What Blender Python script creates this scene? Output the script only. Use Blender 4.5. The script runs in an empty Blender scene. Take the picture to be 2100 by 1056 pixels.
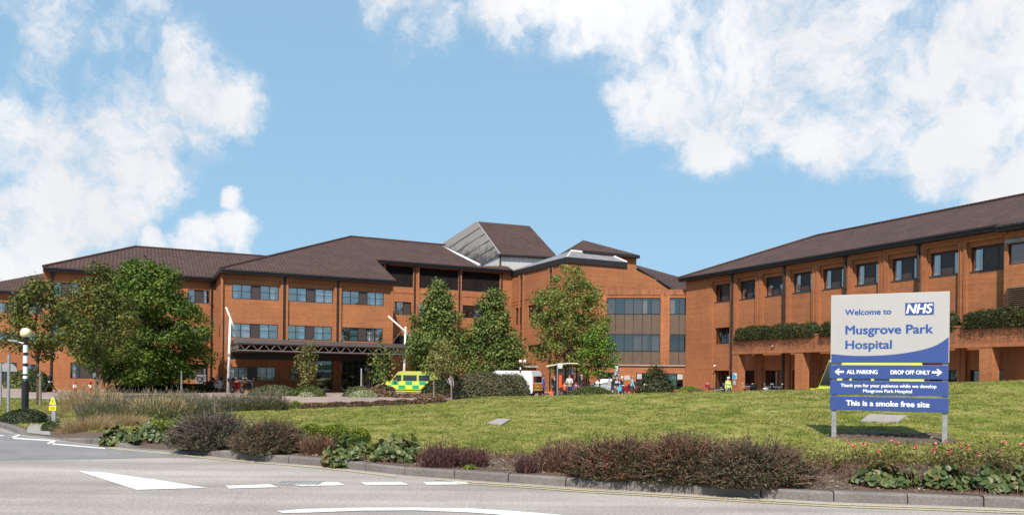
import bpy, math, random
import numpy as np
from mathutils import Vector, Matrix
rng = np.random.default_rng(7)
random.seed(7)
SC = bpy.context.scene
COL = SC.collection
rad = math.radians

# ------------------------------------------------------------------ camera, sky, sun, exposure
F_PX, H0, ROLL, CZ = 1580.0, 770.0, 0.010, 1.65      # focal length (photo px), horizon row, camera roll, eye height
cam_d = bpy.data.cameras.new('camera')
cam = bpy.data.objects.new('camera', cam_d); COL.objects.link(cam)
cam_d.sensor_width = 36.0
cam_d.lens = F_PX / 2100 * 36.0
cam_d.shift_y = (H0 - 528) / 2100
cam_d.clip_start, cam_d.clip_end = 0.1, 6000
c_, s_ = math.cos(ROLL), math.sin(ROLL)
cam.matrix_world = Matrix(((c_, -s_, 0, 0), (0, 0, -1, 0), (s_, c_, 0, CZ), (0, 0, 0, 1)))
SC.camera = cam
SC.view_settings.view_transform = 'Standard'
SC.view_settings.look = 'None'
SC.view_settings.exposure = 0.55
SC.view_settings.gamma = 1.0

SUN_EL, SUN_AZ = rad(48), rad(190)                  # azimuth clockwise from +Y: behind the camera, a little to the right
sun_dir = Vector((math.sin(SUN_AZ) * math.cos(SUN_EL), math.cos(SUN_AZ) * math.cos(SUN_EL), math.sin(SUN_EL)))
sl = bpy.data.lights.new('sun', 'SUN'); sl.energy = 4.3; sl.angle = rad(1.2); sl.color = (1.0, 0.93, 0.83)
so = bpy.data.objects.new('sun', sl); COL.objects.link(so)
so.rotation_euler = sun_dir.to_track_quat('Z', 'Y').to_euler()

W = bpy.data.worlds.new('World'); SC.world = W; W.use_nodes = True
def build_sky():
    nt = W.node_tree; N = nt.nodes; L = nt.links
    N.clear()
    out = N.new('ShaderNodeOutputWorld'); bg = N.new('ShaderNodeBackground')
    sky = N.new('ShaderNodeTexSky'); sky.sky_type = 'NISHITA'; sky.sun_disc = False
    sky.sun_elevation = SUN_EL; sky.sun_rotation = SUN_AZ
    sky.air_density = 1.1; sky.dust_density = 0.6; sky.ozone_density = 1.6
    tc = N.new('ShaderNodeTexCoord')
    def math_(op, a, b=None, clamp=False):
        n = N.new('ShaderNodeMath'); n.operation = op; n.use_clamp = clamp
        for i, v in enumerate((a, b)):
            if v is None: continue
            if isinstance(v, (int, float)): n.inputs[i].default_value = v
            else: L.new(v, n.inputs[i])
        return n.outputs[0]
    def noise(scale, detail, rough, vec, color=False):
        n = N.new('ShaderNodeTexNoise'); n.inputs['Scale'].default_value = scale
        n.inputs['Detail'].default_value = detail; n.inputs['Roughness'].default_value = rough
        L.new(vec, n.inputs['Vector']); return n.outputs['Color' if color else 'Fac']
    d = tc.outputs['Generated']
    # wind-torn edges: the viewing direction is jittered by noise before it is compared with the cloud centres
    wn = N.new('ShaderNodeVectorMath'); wn.operation = 'SUBTRACT'
    L.new(noise(6, 9, 0.66, d, True), wn.inputs[0]); wn.inputs[1].default_value = (0.5, 0.5, 0.5)
    ws = N.new('ShaderNodeVectorMath'); ws.operation = 'SCALE'; ws.inputs[3].default_value = 0.10
    L.new(wn.outputs[0], ws.inputs[0])
    wa = N.new('ShaderNodeVectorMath'); L.new(d, wa.inputs[0]); L.new(ws.outputs[0], wa.inputs[1])
    nz = N.new('ShaderNodeVectorMath'); nz.operation = 'NORMALIZE'; L.new(wa.outputs[0], nz.inputs[0])
    dw = nz.outputs[0]
    # cloud masses: compass azimuth and elevation (degrees) with angular radius
    def ae(px, py): return (px - 1050) / F_PX, (H0 - py) / F_PX
    blobs = [(60, -20, 140), (110, 105, 120), (200, 140, 125), (300, 180, 125), (400, 208, 95), (470, 218, 68), (230, 240, 85),
             (20, 300, 120), (110, 375, 145), (215, 400, 115), (50, 440, 130), (305, 360, 72), (255, 435, 62), (40, 520, 85),
             (492, 492, 52), (415, 508, 55), (482, 415, 24), (270, 30, 40), (310, 500, 34),
             (870, 10, 85), (800, -5, 60), (1040, -10, 110), (1190, 0, 100), (1330, 20, 130), (1400, 110, 130), (1530, 100, 160), (1690, 60, 150),
             (1440, 215, 115), (1350, 190, 90), (1440, 285, 70), (1285, 205, 55), (1580, 190, 110), (1780, 120, 120), (1960, 190, 150),
             (1900, 150, 165), (2030, 80, 170), (1790, 260, 90), (1690, 290, 80), (1980, 270, 120), (1900, 320, 75), (2080, 370, 95), (2080, 200, 120)]
    m = None
    for px, py, r in blobs:
        x, z = ae(px, py); v = Vector((x, 1, z)); k = v.length; v.normalize()
        ra = r / F_PX / (k ** 1.6)
        dp = N.new('ShaderNodeVectorMath'); dp.operation = 'DOT_PRODUCT'
        L.new(dw, dp.inputs[0]); dp.inputs[1].default_value = v
        mr = N.new('ShaderNodeMapRange')
        L.new(dp.outputs['Value'], mr.inputs[0])
        mr.inputs[1].default_value = math.cos(ra * 1.62); mr.inputs[2].default_value = 1.0
        o = mr.outputs[0]
        m = o if m is None else math_('MAXIMUM', m, o)
    fbn = noise(4.5, 4, 0.55, d); fine = noise(17, 10, 0.68, dw)
    fb = math_('ADD', math_('MULTIPLY', fbn, 0.50), math_('MULTIPLY', fine, 0.72)); fb = math_('SUBTRACT', fb, 0.10)
    # unseen clouds behind the camera, added for soft light and reflections
    sep = N.new('ShaderNodeSeparateXYZ'); L.new(d, sep.inputs[0])
    behind = math_('MULTIPLY', math_('LESS_THAN', sep.outputs[1], 0.25), math_('MULTIPLY', noise(2.2, 4, 0.5, d), 0.62))
    m = math_('MAXIMUM', m, math_('SUBTRACT', behind, 0.12)); m = math_('POWER', math_('MAXIMUM', m, 0.0), 1.5)
    dens = math_('ADD', math_('MULTIPLY', m, 1.35), math_('MULTIPLY', math_('SUBTRACT', fb, 0.5), 5.5))
    mr = N.new('ShaderNodeMapRange'); mr.interpolation_type = 'SMOOTHSTEP'
    L.new(dens, mr.inputs[0]); mr.inputs[1].default_value = 0.05; mr.inputs[2].default_value = 1.55
    gate = N.new('ShaderNodeMapRange'); L.new(m, gate.inputs[0]); gate.inputs[1].default_value = 0.0; gate.inputs[2].default_value = 0.42
    mask = math_('MULTIPLY', mr.outputs[0], gate.outputs[0], True)
    mask = math_('MULTIPLY', mask, 0.97)
    sh = N.new('ShaderNodeMapRange'); L.new(noise(5, 5, 0.55, dw), sh.inputs[0])
    sh.inputs[1].default_value = 0.35; sh.inputs[2].default_value = 0.7
    sh.inputs[3].default_value = 0.60; sh.inputs[4].default_value = 0.70
    cc = N.new('ShaderNodeCombineColor')
    for i, k in enumerate((1.0, 1.0, 1.02)): L.new(math_('MULTIPLY', sh.outputs[0], k), cc.inputs[i])
    tint = N.new('ShaderNodeMix'); tint.data_type = 'RGBA'; tint.blend_type = 'MULTIPLY'; tint.inputs[0].default_value = 1
    gm = N.new('ShaderNodeGamma'); gm.inputs[1].default_value = 0.22
    L.new(sky.outputs[0], gm.inputs[0]); L.new(gm.outputs[0], tint.inputs[6]); tint.inputs[7].default_value = (0.192, 0.296, 0.382, 1)
    mx = N.new('ShaderNodeMix'); mx.data_type = 'RGBA'
    L.new(mask, mx.inputs[0]); L.new(tint.outputs[2], mx.inputs[6]); L.new(cc.outputs[0], mx.inputs[7])
    L.new(mx.outputs[2], bg.inputs[0]); bg.inputs[1].default_value = 1.0
    L.new(bg.outputs[0], out.inputs[0])
build_sky()

# ------------------------------------------------------------------ where the photo's points lie in the place
def ray(px, py):
    dx, dy = px - 1050, H0 - py
    return np.array([(dx * c_ - dy * s_) / F_PX, 1.0, (dx * s_ + dy * c_) / F_PX])
def at_z(px, py, z=0.0):
    d = ray(px, py); t = (z - CZ) / d[2]; return np.array([d[0] * t, t, z])
def xy(px, depth): return (px - 1050) / F_PX * depth, depth
_k = [at_z(*q)[:2] for q in ((0, 876), (42, 891), (140, 905), (271, 920), (400, 932), (480, 941), (687, 957.6), (833, 974.5), (1000, 986.5), (1103, 992.7), (1207, 1000.5), (1317, 1006.7), (1480, 1016.5), (1698, 1028.4), (1839, 1033), (1987, 1038), (2100, 1042.6))]
KQ = [1050 + F_PX * p[0] / p[1] for p in _k]; KY = [p[1] for p in _k]
KQ = [-600, -400, -250, -120] + KQ + [2300, 2700, 3300, 4200]
KY = [44, 37, 31, 26.2] + KY + [9.35, 8.4, 7.2, 6.0]
HQ = [-600, -100, 300, 600, 750, 900, 1000, 1100, 1200, 1400, 1500, 1600, 1700, 1850, 1950, 2100, 2300, 2700, 4200]
HH = [.10, .10, .15, .25, .38, .54, .74, .83, .89, 1.04, 1.10, 1.18, 1.25, 1.42, 1.55, 1.66, 1.75, 1.8, 1.8]
FQ = [-600, 0, 300, 600, 900, 1000, 1400, 1700, 2100, 3000, 4200]
FY = [47, 46, 43, 43.5, 47, 50, 46, 40, 39, 38, 36]
BQ = [-600, 100, 300, 480, 700, 1000, 1400, 1700, 2100, 4200]
BW = [1.0, 2.2, 2.2, 1.9, 2.0, 2.2, 2.5, 2.6, 2.6, 2.4]
def q_of(x, y): return 1050 + F_PX * np.asarray(x) / np.maximum(np.asarray(y), .5)
def sm(t): t = np.clip(t, 0, 1); return t * t * (3 - 2 * t)
def ground_z(x, y):
    x = np.asarray(x, float); y = np.asarray(y, float)
    q = q_of(x, y); yk = np.interp(q, KQ, KY); yf = np.interp(q, FQ, FY); hc = np.interp(q, HQ, HH)
    yc = np.maximum(30, yk + 6)
    s = np.clip((y - yk) / (yc - yk), 0, 1)
    zk = np.interp(q, [-40, 25, 125, 190, 225, 262, 352, 410], [.13, .015, .015, .13, .13, .015, .015, .13])
    up = zk + (hc - zk) * (.6 * s + .4 * sm(s))
    up = up + .02 * np.sin(x * 1.7 + .6 * y) * np.clip((y - yk) / 3, 0, 1)
    down = .01 + (hc - .01) * (1 - sm((y - yc) / np.maximum(yf - yc, 1)))
    z = np.where(y <= yc, up, down)
    return np.where((y < yk) | (y > yf), 0.0, z)
def ghit(px, py):
    d = ray(px, py)
    for t in np.arange(6, 110, .02):
        p = d * t
        if p[2] + CZ <= float(ground_z(p[0], p[1])): break
    return np.array([p[0], p[1], float(ground_z(p[0], p[1]))])

# ------------------------------------------------------------------ materials
def new_mat(name):
    m = bpy.data.materials.new(name); m.use_nodes = True
    nt = m.node_tree; nt.nodes.clear()
    return m, nt, nt.nodes, nt.links
def nd(N, t, **kw):
    n = N.new(t)
    for k, v in kw.items(): setattr(n, k, v)
    return n
def ramp(N, L, fac, stops):
    r = N.new('ShaderNodeValToRGB'); L.new(fac, r.inputs[0])
    e = r.color_ramp.elements
    while len(e) < len(stops): e.new(.5)
    for i, (p, c) in enumerate(stops): e[i].position = p; e[i].color = (*c[:3], 1)
    return r.outputs[0]
def mixc(N, L, f, a, b, mode='MIX'):
    m = N.new('ShaderNodeMix'); m.data_type = 'RGBA'; m.blend_type = mode
    for i, v in ((0, f), (6, a), (7, b)):
        if isinstance(v, (int, float)): m.inputs[i].default_value = v
        elif isinstance(v, tuple): m.inputs[i].default_value = (*v[:3], 1)
        else: L.new(v, m.inputs[i])
    return m.outputs[2]
def pnoise(N, L, vec, scale, detail=4, rough=.55):
    n = N.new('ShaderNodeTexNoise'); n.inputs['Scale'].default_value = scale
    n.inputs['Detail'].default_value = detail; n.inputs['Roughness'].default_value = rough
    L.new(vec, n.inputs['Vector']); return n.outputs['Fac']
def bump(N, L, h, bs, strength, dist=.02):
    b = N.new('ShaderNodeBump'); b.inputs['Strength'].default_value = strength; b.inputs['Distance'].default_value = dist
    L.new(h, b.inputs['Height']); L.new(b.outputs[0], bs.inputs['Normal'])
def finish(m, N, L, bs):
    o = N.new('ShaderNodeOutputMaterial'); L.new(bs.outputs[0], o.inputs[0]); return m
def simple(name, c, rough=.6, metal=0.0, var=.12, scale=6.0, spec=.5, emit=None, coat=0.0):
    m, nt, N, L = new_mat(name)
    bs = N.new('ShaderNodeBsdfPrincipled')
    tc = N.new('ShaderNodeTexCoord')
    n = pnoise(N, L, tc.outputs['Object'], scale)
    lo = tuple(v * (1 - var) for v in c); hi = tuple(min(1, v * (1 + var)) for v in c)
    L.new(ramp(N, L, n, [(.3, lo), (.7, hi)]), bs.inputs['Base Color'])
    bs.inputs['Roughness'].default_value = rough; bs.inputs['Metallic'].default_value = metal
    bs.inputs['Specular IOR Level'].default_value = spec
    bs.inputs['Coat Weight'].default_value = coat
    if emit: bs.inputs['Emission Color'].default_value = (*c, 1); bs.inputs['Emission Strength'].default_value = emit
    return finish(m, N, L, bs)
def wall_uv(N, L, vscale=1.0):
    """metres along the wall (or roof) and metres up it, from world position and the face's own normal"""
    g = N.new('ShaderNodeNewGeometry')
    cr = nd(N, 'ShaderNodeVectorMath', operation='CROSS_PRODUCT'); cr.inputs[0].default_value = (0, 0, 1); L.new(g.outputs['True Normal'], cr.inputs[1])
    nm = nd(N, 'ShaderNodeVectorMath', operation='NORMALIZE'); L.new(cr.outputs[0], nm.inputs[0])
    dt = nd(N, 'ShaderNodeVectorMath', operation='DOT_PRODUCT'); L.new(nm.outputs[0], dt.inputs[0]); L.new(g.outputs['Position'], dt.inputs[1])
    sp = N.new('ShaderNodeSeparateXYZ'); L.new(g.outputs['Position'], sp.inputs[0])
    ml = nd(N, 'ShaderNodeMath', operation='MULTIPLY'); L.new(sp.outputs[2], ml.inputs[0]); ml.inputs[1].default_value = vscale
    cb = N.new('ShaderNodeCombineXYZ'); L.new(dt.outputs['Value'], cb.inputs[0]); L.new(ml.outputs[0], cb.inputs[1])
    return cb.outputs[0], g.outputs['Position']
def brick(name, c1, c2, mortar, stain=0.0, soldier=False):
    m, nt, N, L = new_mat(name)
    bs = N.new('ShaderNodeBsdfPrincipled'); uv, pos = wall_uv(N, L)
    b = N.new('ShaderNodeTexBrick'); L.new(uv, b.inputs['Vector'])
    b.inputs['Color1'].default_value = (*c1, 1); b.inputs['Color2'].default_value = (*c2, 1); b.inputs['Mortar'].default_value = (*mortar, 1)
    b.inputs['Scale'].default_value = 1; b.inputs['Mortar Size'].default_value = .006; b.inputs['Bias'].default_value = -.1
    b.inputs['Brick Width'].default_value = .225 if not soldier else .075; b.inputs['Row Height'].default_value = .075 if not soldier else .225
    n1 = pnoise(N, L, pos, .35, 5, .6)
    col = mixc(N, L, 1.0, b.outputs[0], ramp(N, L, n1, [(.25, (.80, .78, .76)), (.75, (1.13, 1.12, 1.10))]), 'MULTIPLY')
    # courses laid on different days: faint bands
    mp = N.new('ShaderNodeMapping'); mp.inputs['Scale'].default_value = (.12, 2.6, 1); L.new(uv, mp.inputs[0])
    col = mixc(N, L, 1.0, col, ramp(N, L, pnoise(N, L, mp.outputs[0], 1.6, 3), [(.3, (.88, .87, .86)), (.7, (1.07, 1.07, 1.07))]), 'MULTIPLY')
    if stain:
        mp = N.new('ShaderNodeMapping'); mp.inputs['Scale'].default_value = (2.2, .18, 1); L.new(uv, mp.inputs[0])
        f = ramp(N, L, pnoise(N, L, mp.outputs[0], 1.5, 6, .65), [(.42, (0, 0, 0)), (.72, (stain, stain, stain))])
        col = mixc(N, L, f, col, (.075, .055, .03))
    L.new(col, bs.inputs['Base Color']); bs.inputs['Roughness'].default_value = .88; bs.inputs['Specular IOR Level'].default_value = .25
    bump(N, L, b.outputs['Fac'], bs, -.25, .01)
    return finish(m, N, L, bs)
def pantile(name, c1, c2):
    m, nt, N, L = new_mat(name)
    bs = N.new('ShaderNodeBsdfPrincipled'); uv, pos = wall_uv(N, L, 2.6)
    wv = nd(N, 'ShaderNodeTexWave', wave_type='BANDS', bands_direction='X', wave_profile='SIN'); wv.inputs['Scale'].default_value = .314 / .33 * 1.0
    wv.inputs['Distortion'].default_value = .15; L.new(uv, wv.inputs['Vector'])
    wy = nd(N, 'ShaderNodeTexWave', wave_type='BANDS', bands_direction='Y', wave_profile='SAW'); wy.inputs['Scale'].default_value = .314 / .35
    L.new(uv, wy.inputs['Vector'])
    b = N.new('ShaderNodeTexBrick'); L.new(uv, b.inputs['Vector']); b.offset = 0
    b.inputs['Color1'].default_value = (*c1, 1); b.inputs['Color2'].default_value = (*c2, 1); b.inputs['Mortar'].default_value = (*[v * .6 for v in c1], 1)
    b.inputs['Scale'].default_value = 1; b.inputs['Mortar Size'].default_value = .012; b.inputs['Brick Width'].default_value = .33; b.inputs['Row Height'].default_value = .35
    col = mixc(N, L, 1.0, b.outputs[0], ramp(N, L, pnoise(N, L, pos, .5, 5, .6), [(.25, (.78, .80, .80)), (.75, (1.2, 1.15, 1.12))]), 'MULTIPLY')
    col = mixc(N, L, 1.0, col, ramp(N, L, wv.outputs[1], [(.0, (.80, .80, .82)), (1, (1.15, 1.14, 1.12))]), 'MULTIPLY')
    lich = ramp(N, L, pnoise(N, L, pos, 2.4, 6, .7), [(.62, (0, 0, 0)), (.8, (.35, .35, .35))])
    col = mixc(N, L, lich, col, (.16, .13, .07))
    L.new(col, bs.inputs['Base Color']); bs.inputs['Roughness'].default_value = .8; bs.inputs['Specular IOR Level'].default_value = .3
    ad = nd(N, 'ShaderNodeMath', operation='ADD'); L.new(wv.outputs[1], ad.inputs[0]); L.new(wy.outputs[1], ad.inputs[1])
    bump(N, L, ad.outputs[0], bs, .5, .04)
    return finish(m, N, L, bs)
def leaf(name, stops, trans=.25, rough=.55, scale=.6, spread=.75):
    m, nt, N, L = new_mat(name)
    g = N.new('ShaderNodeNewGeometry')
    ad = nd(N, 'ShaderNodeMath', operation='ADD'); L.new(g.outputs['Random Per Island'], ad.inputs[0])
    n = pnoise(N, L, g.outputs['Position'], scale, 3)
    mu = nd(N, 'ShaderNodeMath', operation='MULTIPLY_ADD'); L.new(n, mu.inputs[0]); mu.inputs[1].default_value = 1.6; mu.inputs[2].default_value = -.8
    L.new(mu.outputs[0], ad.inputs[1])
    sq = nd(N, 'ShaderNodeMath', operation='MULTIPLY_ADD'); L.new(ad.outputs[0], sq.inputs[0]); sq.inputs[1].default_value = spread; sq.inputs[2].default_value = .5 * (1 - spread)
    col = ramp(N, L, sq.outputs[0], stops)
    bs = N.new('ShaderNodeBsdfPrincipled'); L.new(col, bs.inputs['Base Color']); bs.inputs['Roughness'].default_value = rough; bs.inputs['Specular IOR Level'].default_value = .3
    tr = N.new('ShaderNodeBsdfTranslucent'); L.new(col, tr.inputs[0])
    mx = N.new('ShaderNodeMixShader'); mx.inputs[0].default_value = trans
    L.new(bs.outputs[0], mx.inputs[1]); L.new(tr.outputs[0], mx.inputs[2])
    return finish(m, N, L, mx)
def glass(name, refl=.3, tint=(.62, .62, .64)):
    m, nt, N, L = new_mat(name)
    t = N.new('ShaderNodeBsdfTransparent'); t.inputs[0].default_value = (*tint, 1)
    g = N.new('ShaderNodeBsdfGlossy'); g.inputs['Roughness'].default_value = .03
    gm = N.new('ShaderNodeNewGeometry')
    n = pnoise(N, L, gm.outputs['Position'], .9, 2)
    b = N.new('ShaderNodeBump'); b.inputs['Strength'].default_value = .05; b.inputs['Distance'].default_value = .1; L.new(n, b.inputs['Height']); L.new(b.outputs[0], g.inputs['Normal'])
    mx = N.new('ShaderNodeMixShader'); mx.inputs[0].default_value = refl
    L.new(t.outputs[0], mx.inputs[1]); L.new(g.outputs[0], mx.inputs[2])
    return finish(m, N, L, mx)

M = {}
M['brick'] = brick('red_brick', (.41, .155, .064), (.335, .119, .048), (.345, .168, .094), .2)
M['brick_stain'] = brick('weathered_brick', (.38, .138, .064), (.30, .103, .048), (.31, .15, .09), .75)
M['soldier'] = brick('soldier_course_brick', (.40, .145, .066), (.31, .106, .048), (.32, .155, .09), .25, True)
M['roof'] = pantile('brown_concrete_tiles', (.060, .034, .028), (.082, .046, .038))
M['dark'] = simple('dark_brown_metal', (.020, .014, .013), .5, var=.3)
M['frame'] = simple('bronze_frame', (.016, .012, .013), .4)
M['panel'] = simple('grey_brown_panel', (.050, .036, .034), .5, var=.15, scale=2)
M['louvre'] = simple('dark_louvre', (.018, .011, .010), .6, var=.3, scale=1)
M['spandrel'] = simple('bronze_spandrel', (.125, .083, .056), .35, var=.1, scale=1.5)
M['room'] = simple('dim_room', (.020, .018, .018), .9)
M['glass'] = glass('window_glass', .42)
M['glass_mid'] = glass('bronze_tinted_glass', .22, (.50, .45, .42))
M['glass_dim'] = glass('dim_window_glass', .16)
M['curtain_white'] = simple('white_curtain', (.62, .63, .64), .9, var=.2, scale=3)
M['curtain_blue'] = simple('pale_blue_curtain', (.26, .52, .60), .9, var=.2, scale=3)
M['curtain_navy'] = simple('blue_curtain', (.05, .09, .42), .9)
M['blind_grey'] = simple('grey_blind', (.20, .175, .165), .8, var=.2, scale=2)
M['blind_green'] = simple('green_blind', (.10, .27, .24), .8)
M['white'] = simple('white_paint', (.78, .77, .75), .45, var=.05)
M['cream'] = simple('cream_panel', (.76, .70, .52), .5, var=.06)
M['clad'] = simple('pale_cladding', (.50, .48, .46), .6, var=.08, scale=1.2)
M['lead'] = simple('grey_lead', (.20, .19, .195), .5, var=.2, scale=1.5)
M['black'] = simple('black_paint', (.012, .012, .013), .35)
M['rubber'] = simple('rubber', (.02, .02, .02), .85)
M['steel'] = simple('galvanised_steel', (.36, .36, .37), .5, .6, var=.2, scale=9)
M['truss'] = simple('brown_truss_steel', (.17, .14, .125), .5, var=.15)
M['fascia'] = simple('brown_fascia', (.115, .092, .088), .45, var=.12, scale=2)
M['bark'] = simple('bark', (.085, .062, .042), .9, var=.4, scale=14)
M['timber'] = simple('weathered_timber', (.20, .155, .115), .85, var=.25, scale=12)
M['blue'] = simple('sign_blue', (.034, .066, .24), .38, var=.04, coat=.3)
M['blue_text'] = simple('sign_lettering_blue', (.022, .080, .29), .4, var=.02)
M['signwhite'] = simple('sign_white', (.425, .402, .395), .42, var=.025, scale=2, coat=.2)
M['lettering'] = simple('white_lettering', (.82, .82, .82), .4, var=.02)
M['yellow'] = simple('bright_yellow', (.80, .70, .02), .4, var=.05)
M['amb_yellow'] = simple('ambulance_yellow', (.62, .66, .05), .32, var=.05, coat=.5)
M['amb_lime'] = simple('pale_lime_paint', (.42, .46, .07), .32, var=.08, coat=.5)
M['amb_green'] = simple('ambulance_green', (.01, .30, .16), .32, var=.05, coat=.4)
M['vanwhite'] = simple('van_white', (.60, .60, .62), .3, var=.04, coat=.5)
M['red'] = simple('red_paint', (.55, .03, .02), .4)
M['carred'] = simple('dark_red_car_paint', (.26, .010, .022), .25, var=.05, coat=.8)
M['silver'] = simple('silver_car_paint', (.50, .51, .53), .28, .3, coat=.6)
M['vglass'] = simple('vehicle_glass', (.018, .020, .025), .06, spec=.9)
M['orange'] = simple('orange_red', (.75, .09, .02), .5)
M['tail'] = simple('tail_light', (.5, .01, .01), .2)
M['amber'] = simple('amber_lens', (.8, .25, .01), .25)
M['plate'] = simple('grey_plastic', (.30, .30, .30), .6)
M['shopgreen'] = simple('green_shop_panel', (.03, .17, .06), .5)
M['globe'] = simple('globe_glass', (.80, .72, .42), .2, var=.05, coat=.6)
M['concrete'] = simple('concrete', (.30, .27, .25), .85, var=.15, scale=10)
M['skin'] = simple('skin', (.50, .28, .19), .6, var=.06)
def cloth(k, c):
    if k not in M: M[k] = simple(k, c, .9, var=.18, scale=14)
    return M[k]
M['twig'] = simple('brown_twigs', (.045, .036, .022), .9, var=.4, scale=20)
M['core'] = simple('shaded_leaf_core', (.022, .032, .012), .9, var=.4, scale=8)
G1 = [(.0, (.022, .040, .008)), (.35, (.050, .078, .012)), (.7, (.095, .120, .018)), (1.0, (.19, .19, .035))]
M['leaf_chestnut'] = leaf('chestnut_leaves', [(0, (.030, .062, .008)), (.4, (.066, .118, .014)), (.75, (.125, .180, .020)), (1, (.25, .27, .045))])
M['leaf_maple'] = leaf('maple_leaves', [(0, (.040, .055, .013)), (.45, (.092, .110, .022)), (.8, (.155, .155, .032)), (1, (.26, .21, .04))])
M['leaf_conic'] = leaf('hornbeam_leaves', [(0, (.055, .088, .022)), (.45, (.115, .160, .036)), (.8, (.18, .215, .050)), (1, (.28, .27, .075))])
M['leaf_vase'] = leaf('loose_tree_leaves', [(0, (.075, .110, .024)), (.45, (.145, .190, .036)), (.8, (.22, .245, .052)), (1, (.32, .31, .08))])
M['leaf_lime'] = leaf('young_bright_leaves', [(0, (.045, .095, .012)), (.5, (.10, .19, .02)), (1, (.22, .31, .045))])
M['leaf_sap'] = leaf('sapling_leaves', [(0, (.09, .10, .03)), (.5, (.17, .17, .045)), (1, (.32, .27, .08))])
M['leaf_hedge'] = leaf('hedge_leaves', [(0, (.034, .036, .018)), (.45, (.085, .082, .040)), (.8, (.14, .13, .062)), (1, (.24, .21, .10))], .15)
M['leaf_dark'] = leaf('dark_shrub_leaves', [(0, (.012, .018, .008)), (.5, (.032, .042, .014)), (1, (.075, .088, .025))], .15)
M['leaf_shrub'] = leaf('shrub_leaves', [(0, (.035, .050, .014)), (.5, (.085, .110, .028)), (1, (.19, .19, .055))])
M['leaf_yellow'] = leaf('yellow_green_leaves', [(0, (.07, .11, .012)), (.5, (.16, .21, .02)), (1, (.33, .34, .04))], scale=4)
M['leaf_planter'] = leaf('planter_hedge_leaves', [(0, (.020, .026, .008)), (.5, (.055, .062, .016)), (1, (.15, .14, .03))], .15)
M['leaf_coton'] = leaf('cotoneaster_leaves', [(0, (.034, .042, .022)), (.4, (.080, .090, .050)), (.72, (.125, .105, .070)), (1, (.20, .095, .055))], .1, scale=3)
M['leaf_cotonred'] = leaf('red_cotoneaster_leaves', [(0, (.032, .038, .018)), (.40, (.080, .080, .042)), (.75, (.14, .085, .052)), (1, (.30, .065, .038))], .1, scale=2.5)
M['stem_purple'] = leaf('purple_grey_stems', [(0, (.05, .038, .034)), (.5, (.13, .098, .088)), (1, (.26, .20, .18))], .05)
M['stem_red'] = leaf('red_brown_stems', [(0, (.055, .032, .024)), (.5, (.14, .075, .052)), (1, (.27, .14, .095))], .05)
M['stem_dead'] = leaf('dry_brown_stems', [(0, (.045, .022, .020)), (.5, (.11, .052, .046)), (1, (.22, .12, .10))], .05)
M['leaf_berg'] = leaf('glossy_round_leaves', [(0, (.030, .050, .014)), (.5, (.075, .105, .030)), (.88, (.15, .15, .055)), (1, (.19, .08, .04))], .1, .42, 3)
M['grass_tan'] = leaf('tan_grass', [(0, (.20, .135, .060)), (.5, (.36, .25, .125)), (1, (.55, .42, .24))], .3)
M['lav_green'] = leaf('lavender_stems', [(0, (.042, .050, .020)), (.5, (.092, .105, .042)), (1, (.18, .175, .088))], .15)
M['lav_purple'] = leaf('lavender_spikes', [(0, (.075, .066, .050)), (.5, (.145, .122, .092)), (1, (.26, .21, .15))], .1)
M['leaf_pale'] = leaf('pale_variegated_leaves', [(0, (.14, .17, .08)), (.5, (.30, .33, .17)), (1, (.50, .50, .32))])
M['leaf_heath'] = leaf('heath_leaves', [(0, (.070, .040, .026)), (.5, (.160, .078, .054)), (1, (.26, .17, .085))], .1)
M['petal_pink'] = simple('pink_petals', (.72, .16, .18), .6)
M['grass_blade'] = leaf('grass_blades', [(0, (.085, .115, .015)), (.30, (.18, .215, .036)), (.60, (.30, .275, .078)), (1, (.50, .42, .18))], .4, .7, 1.1)

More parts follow.
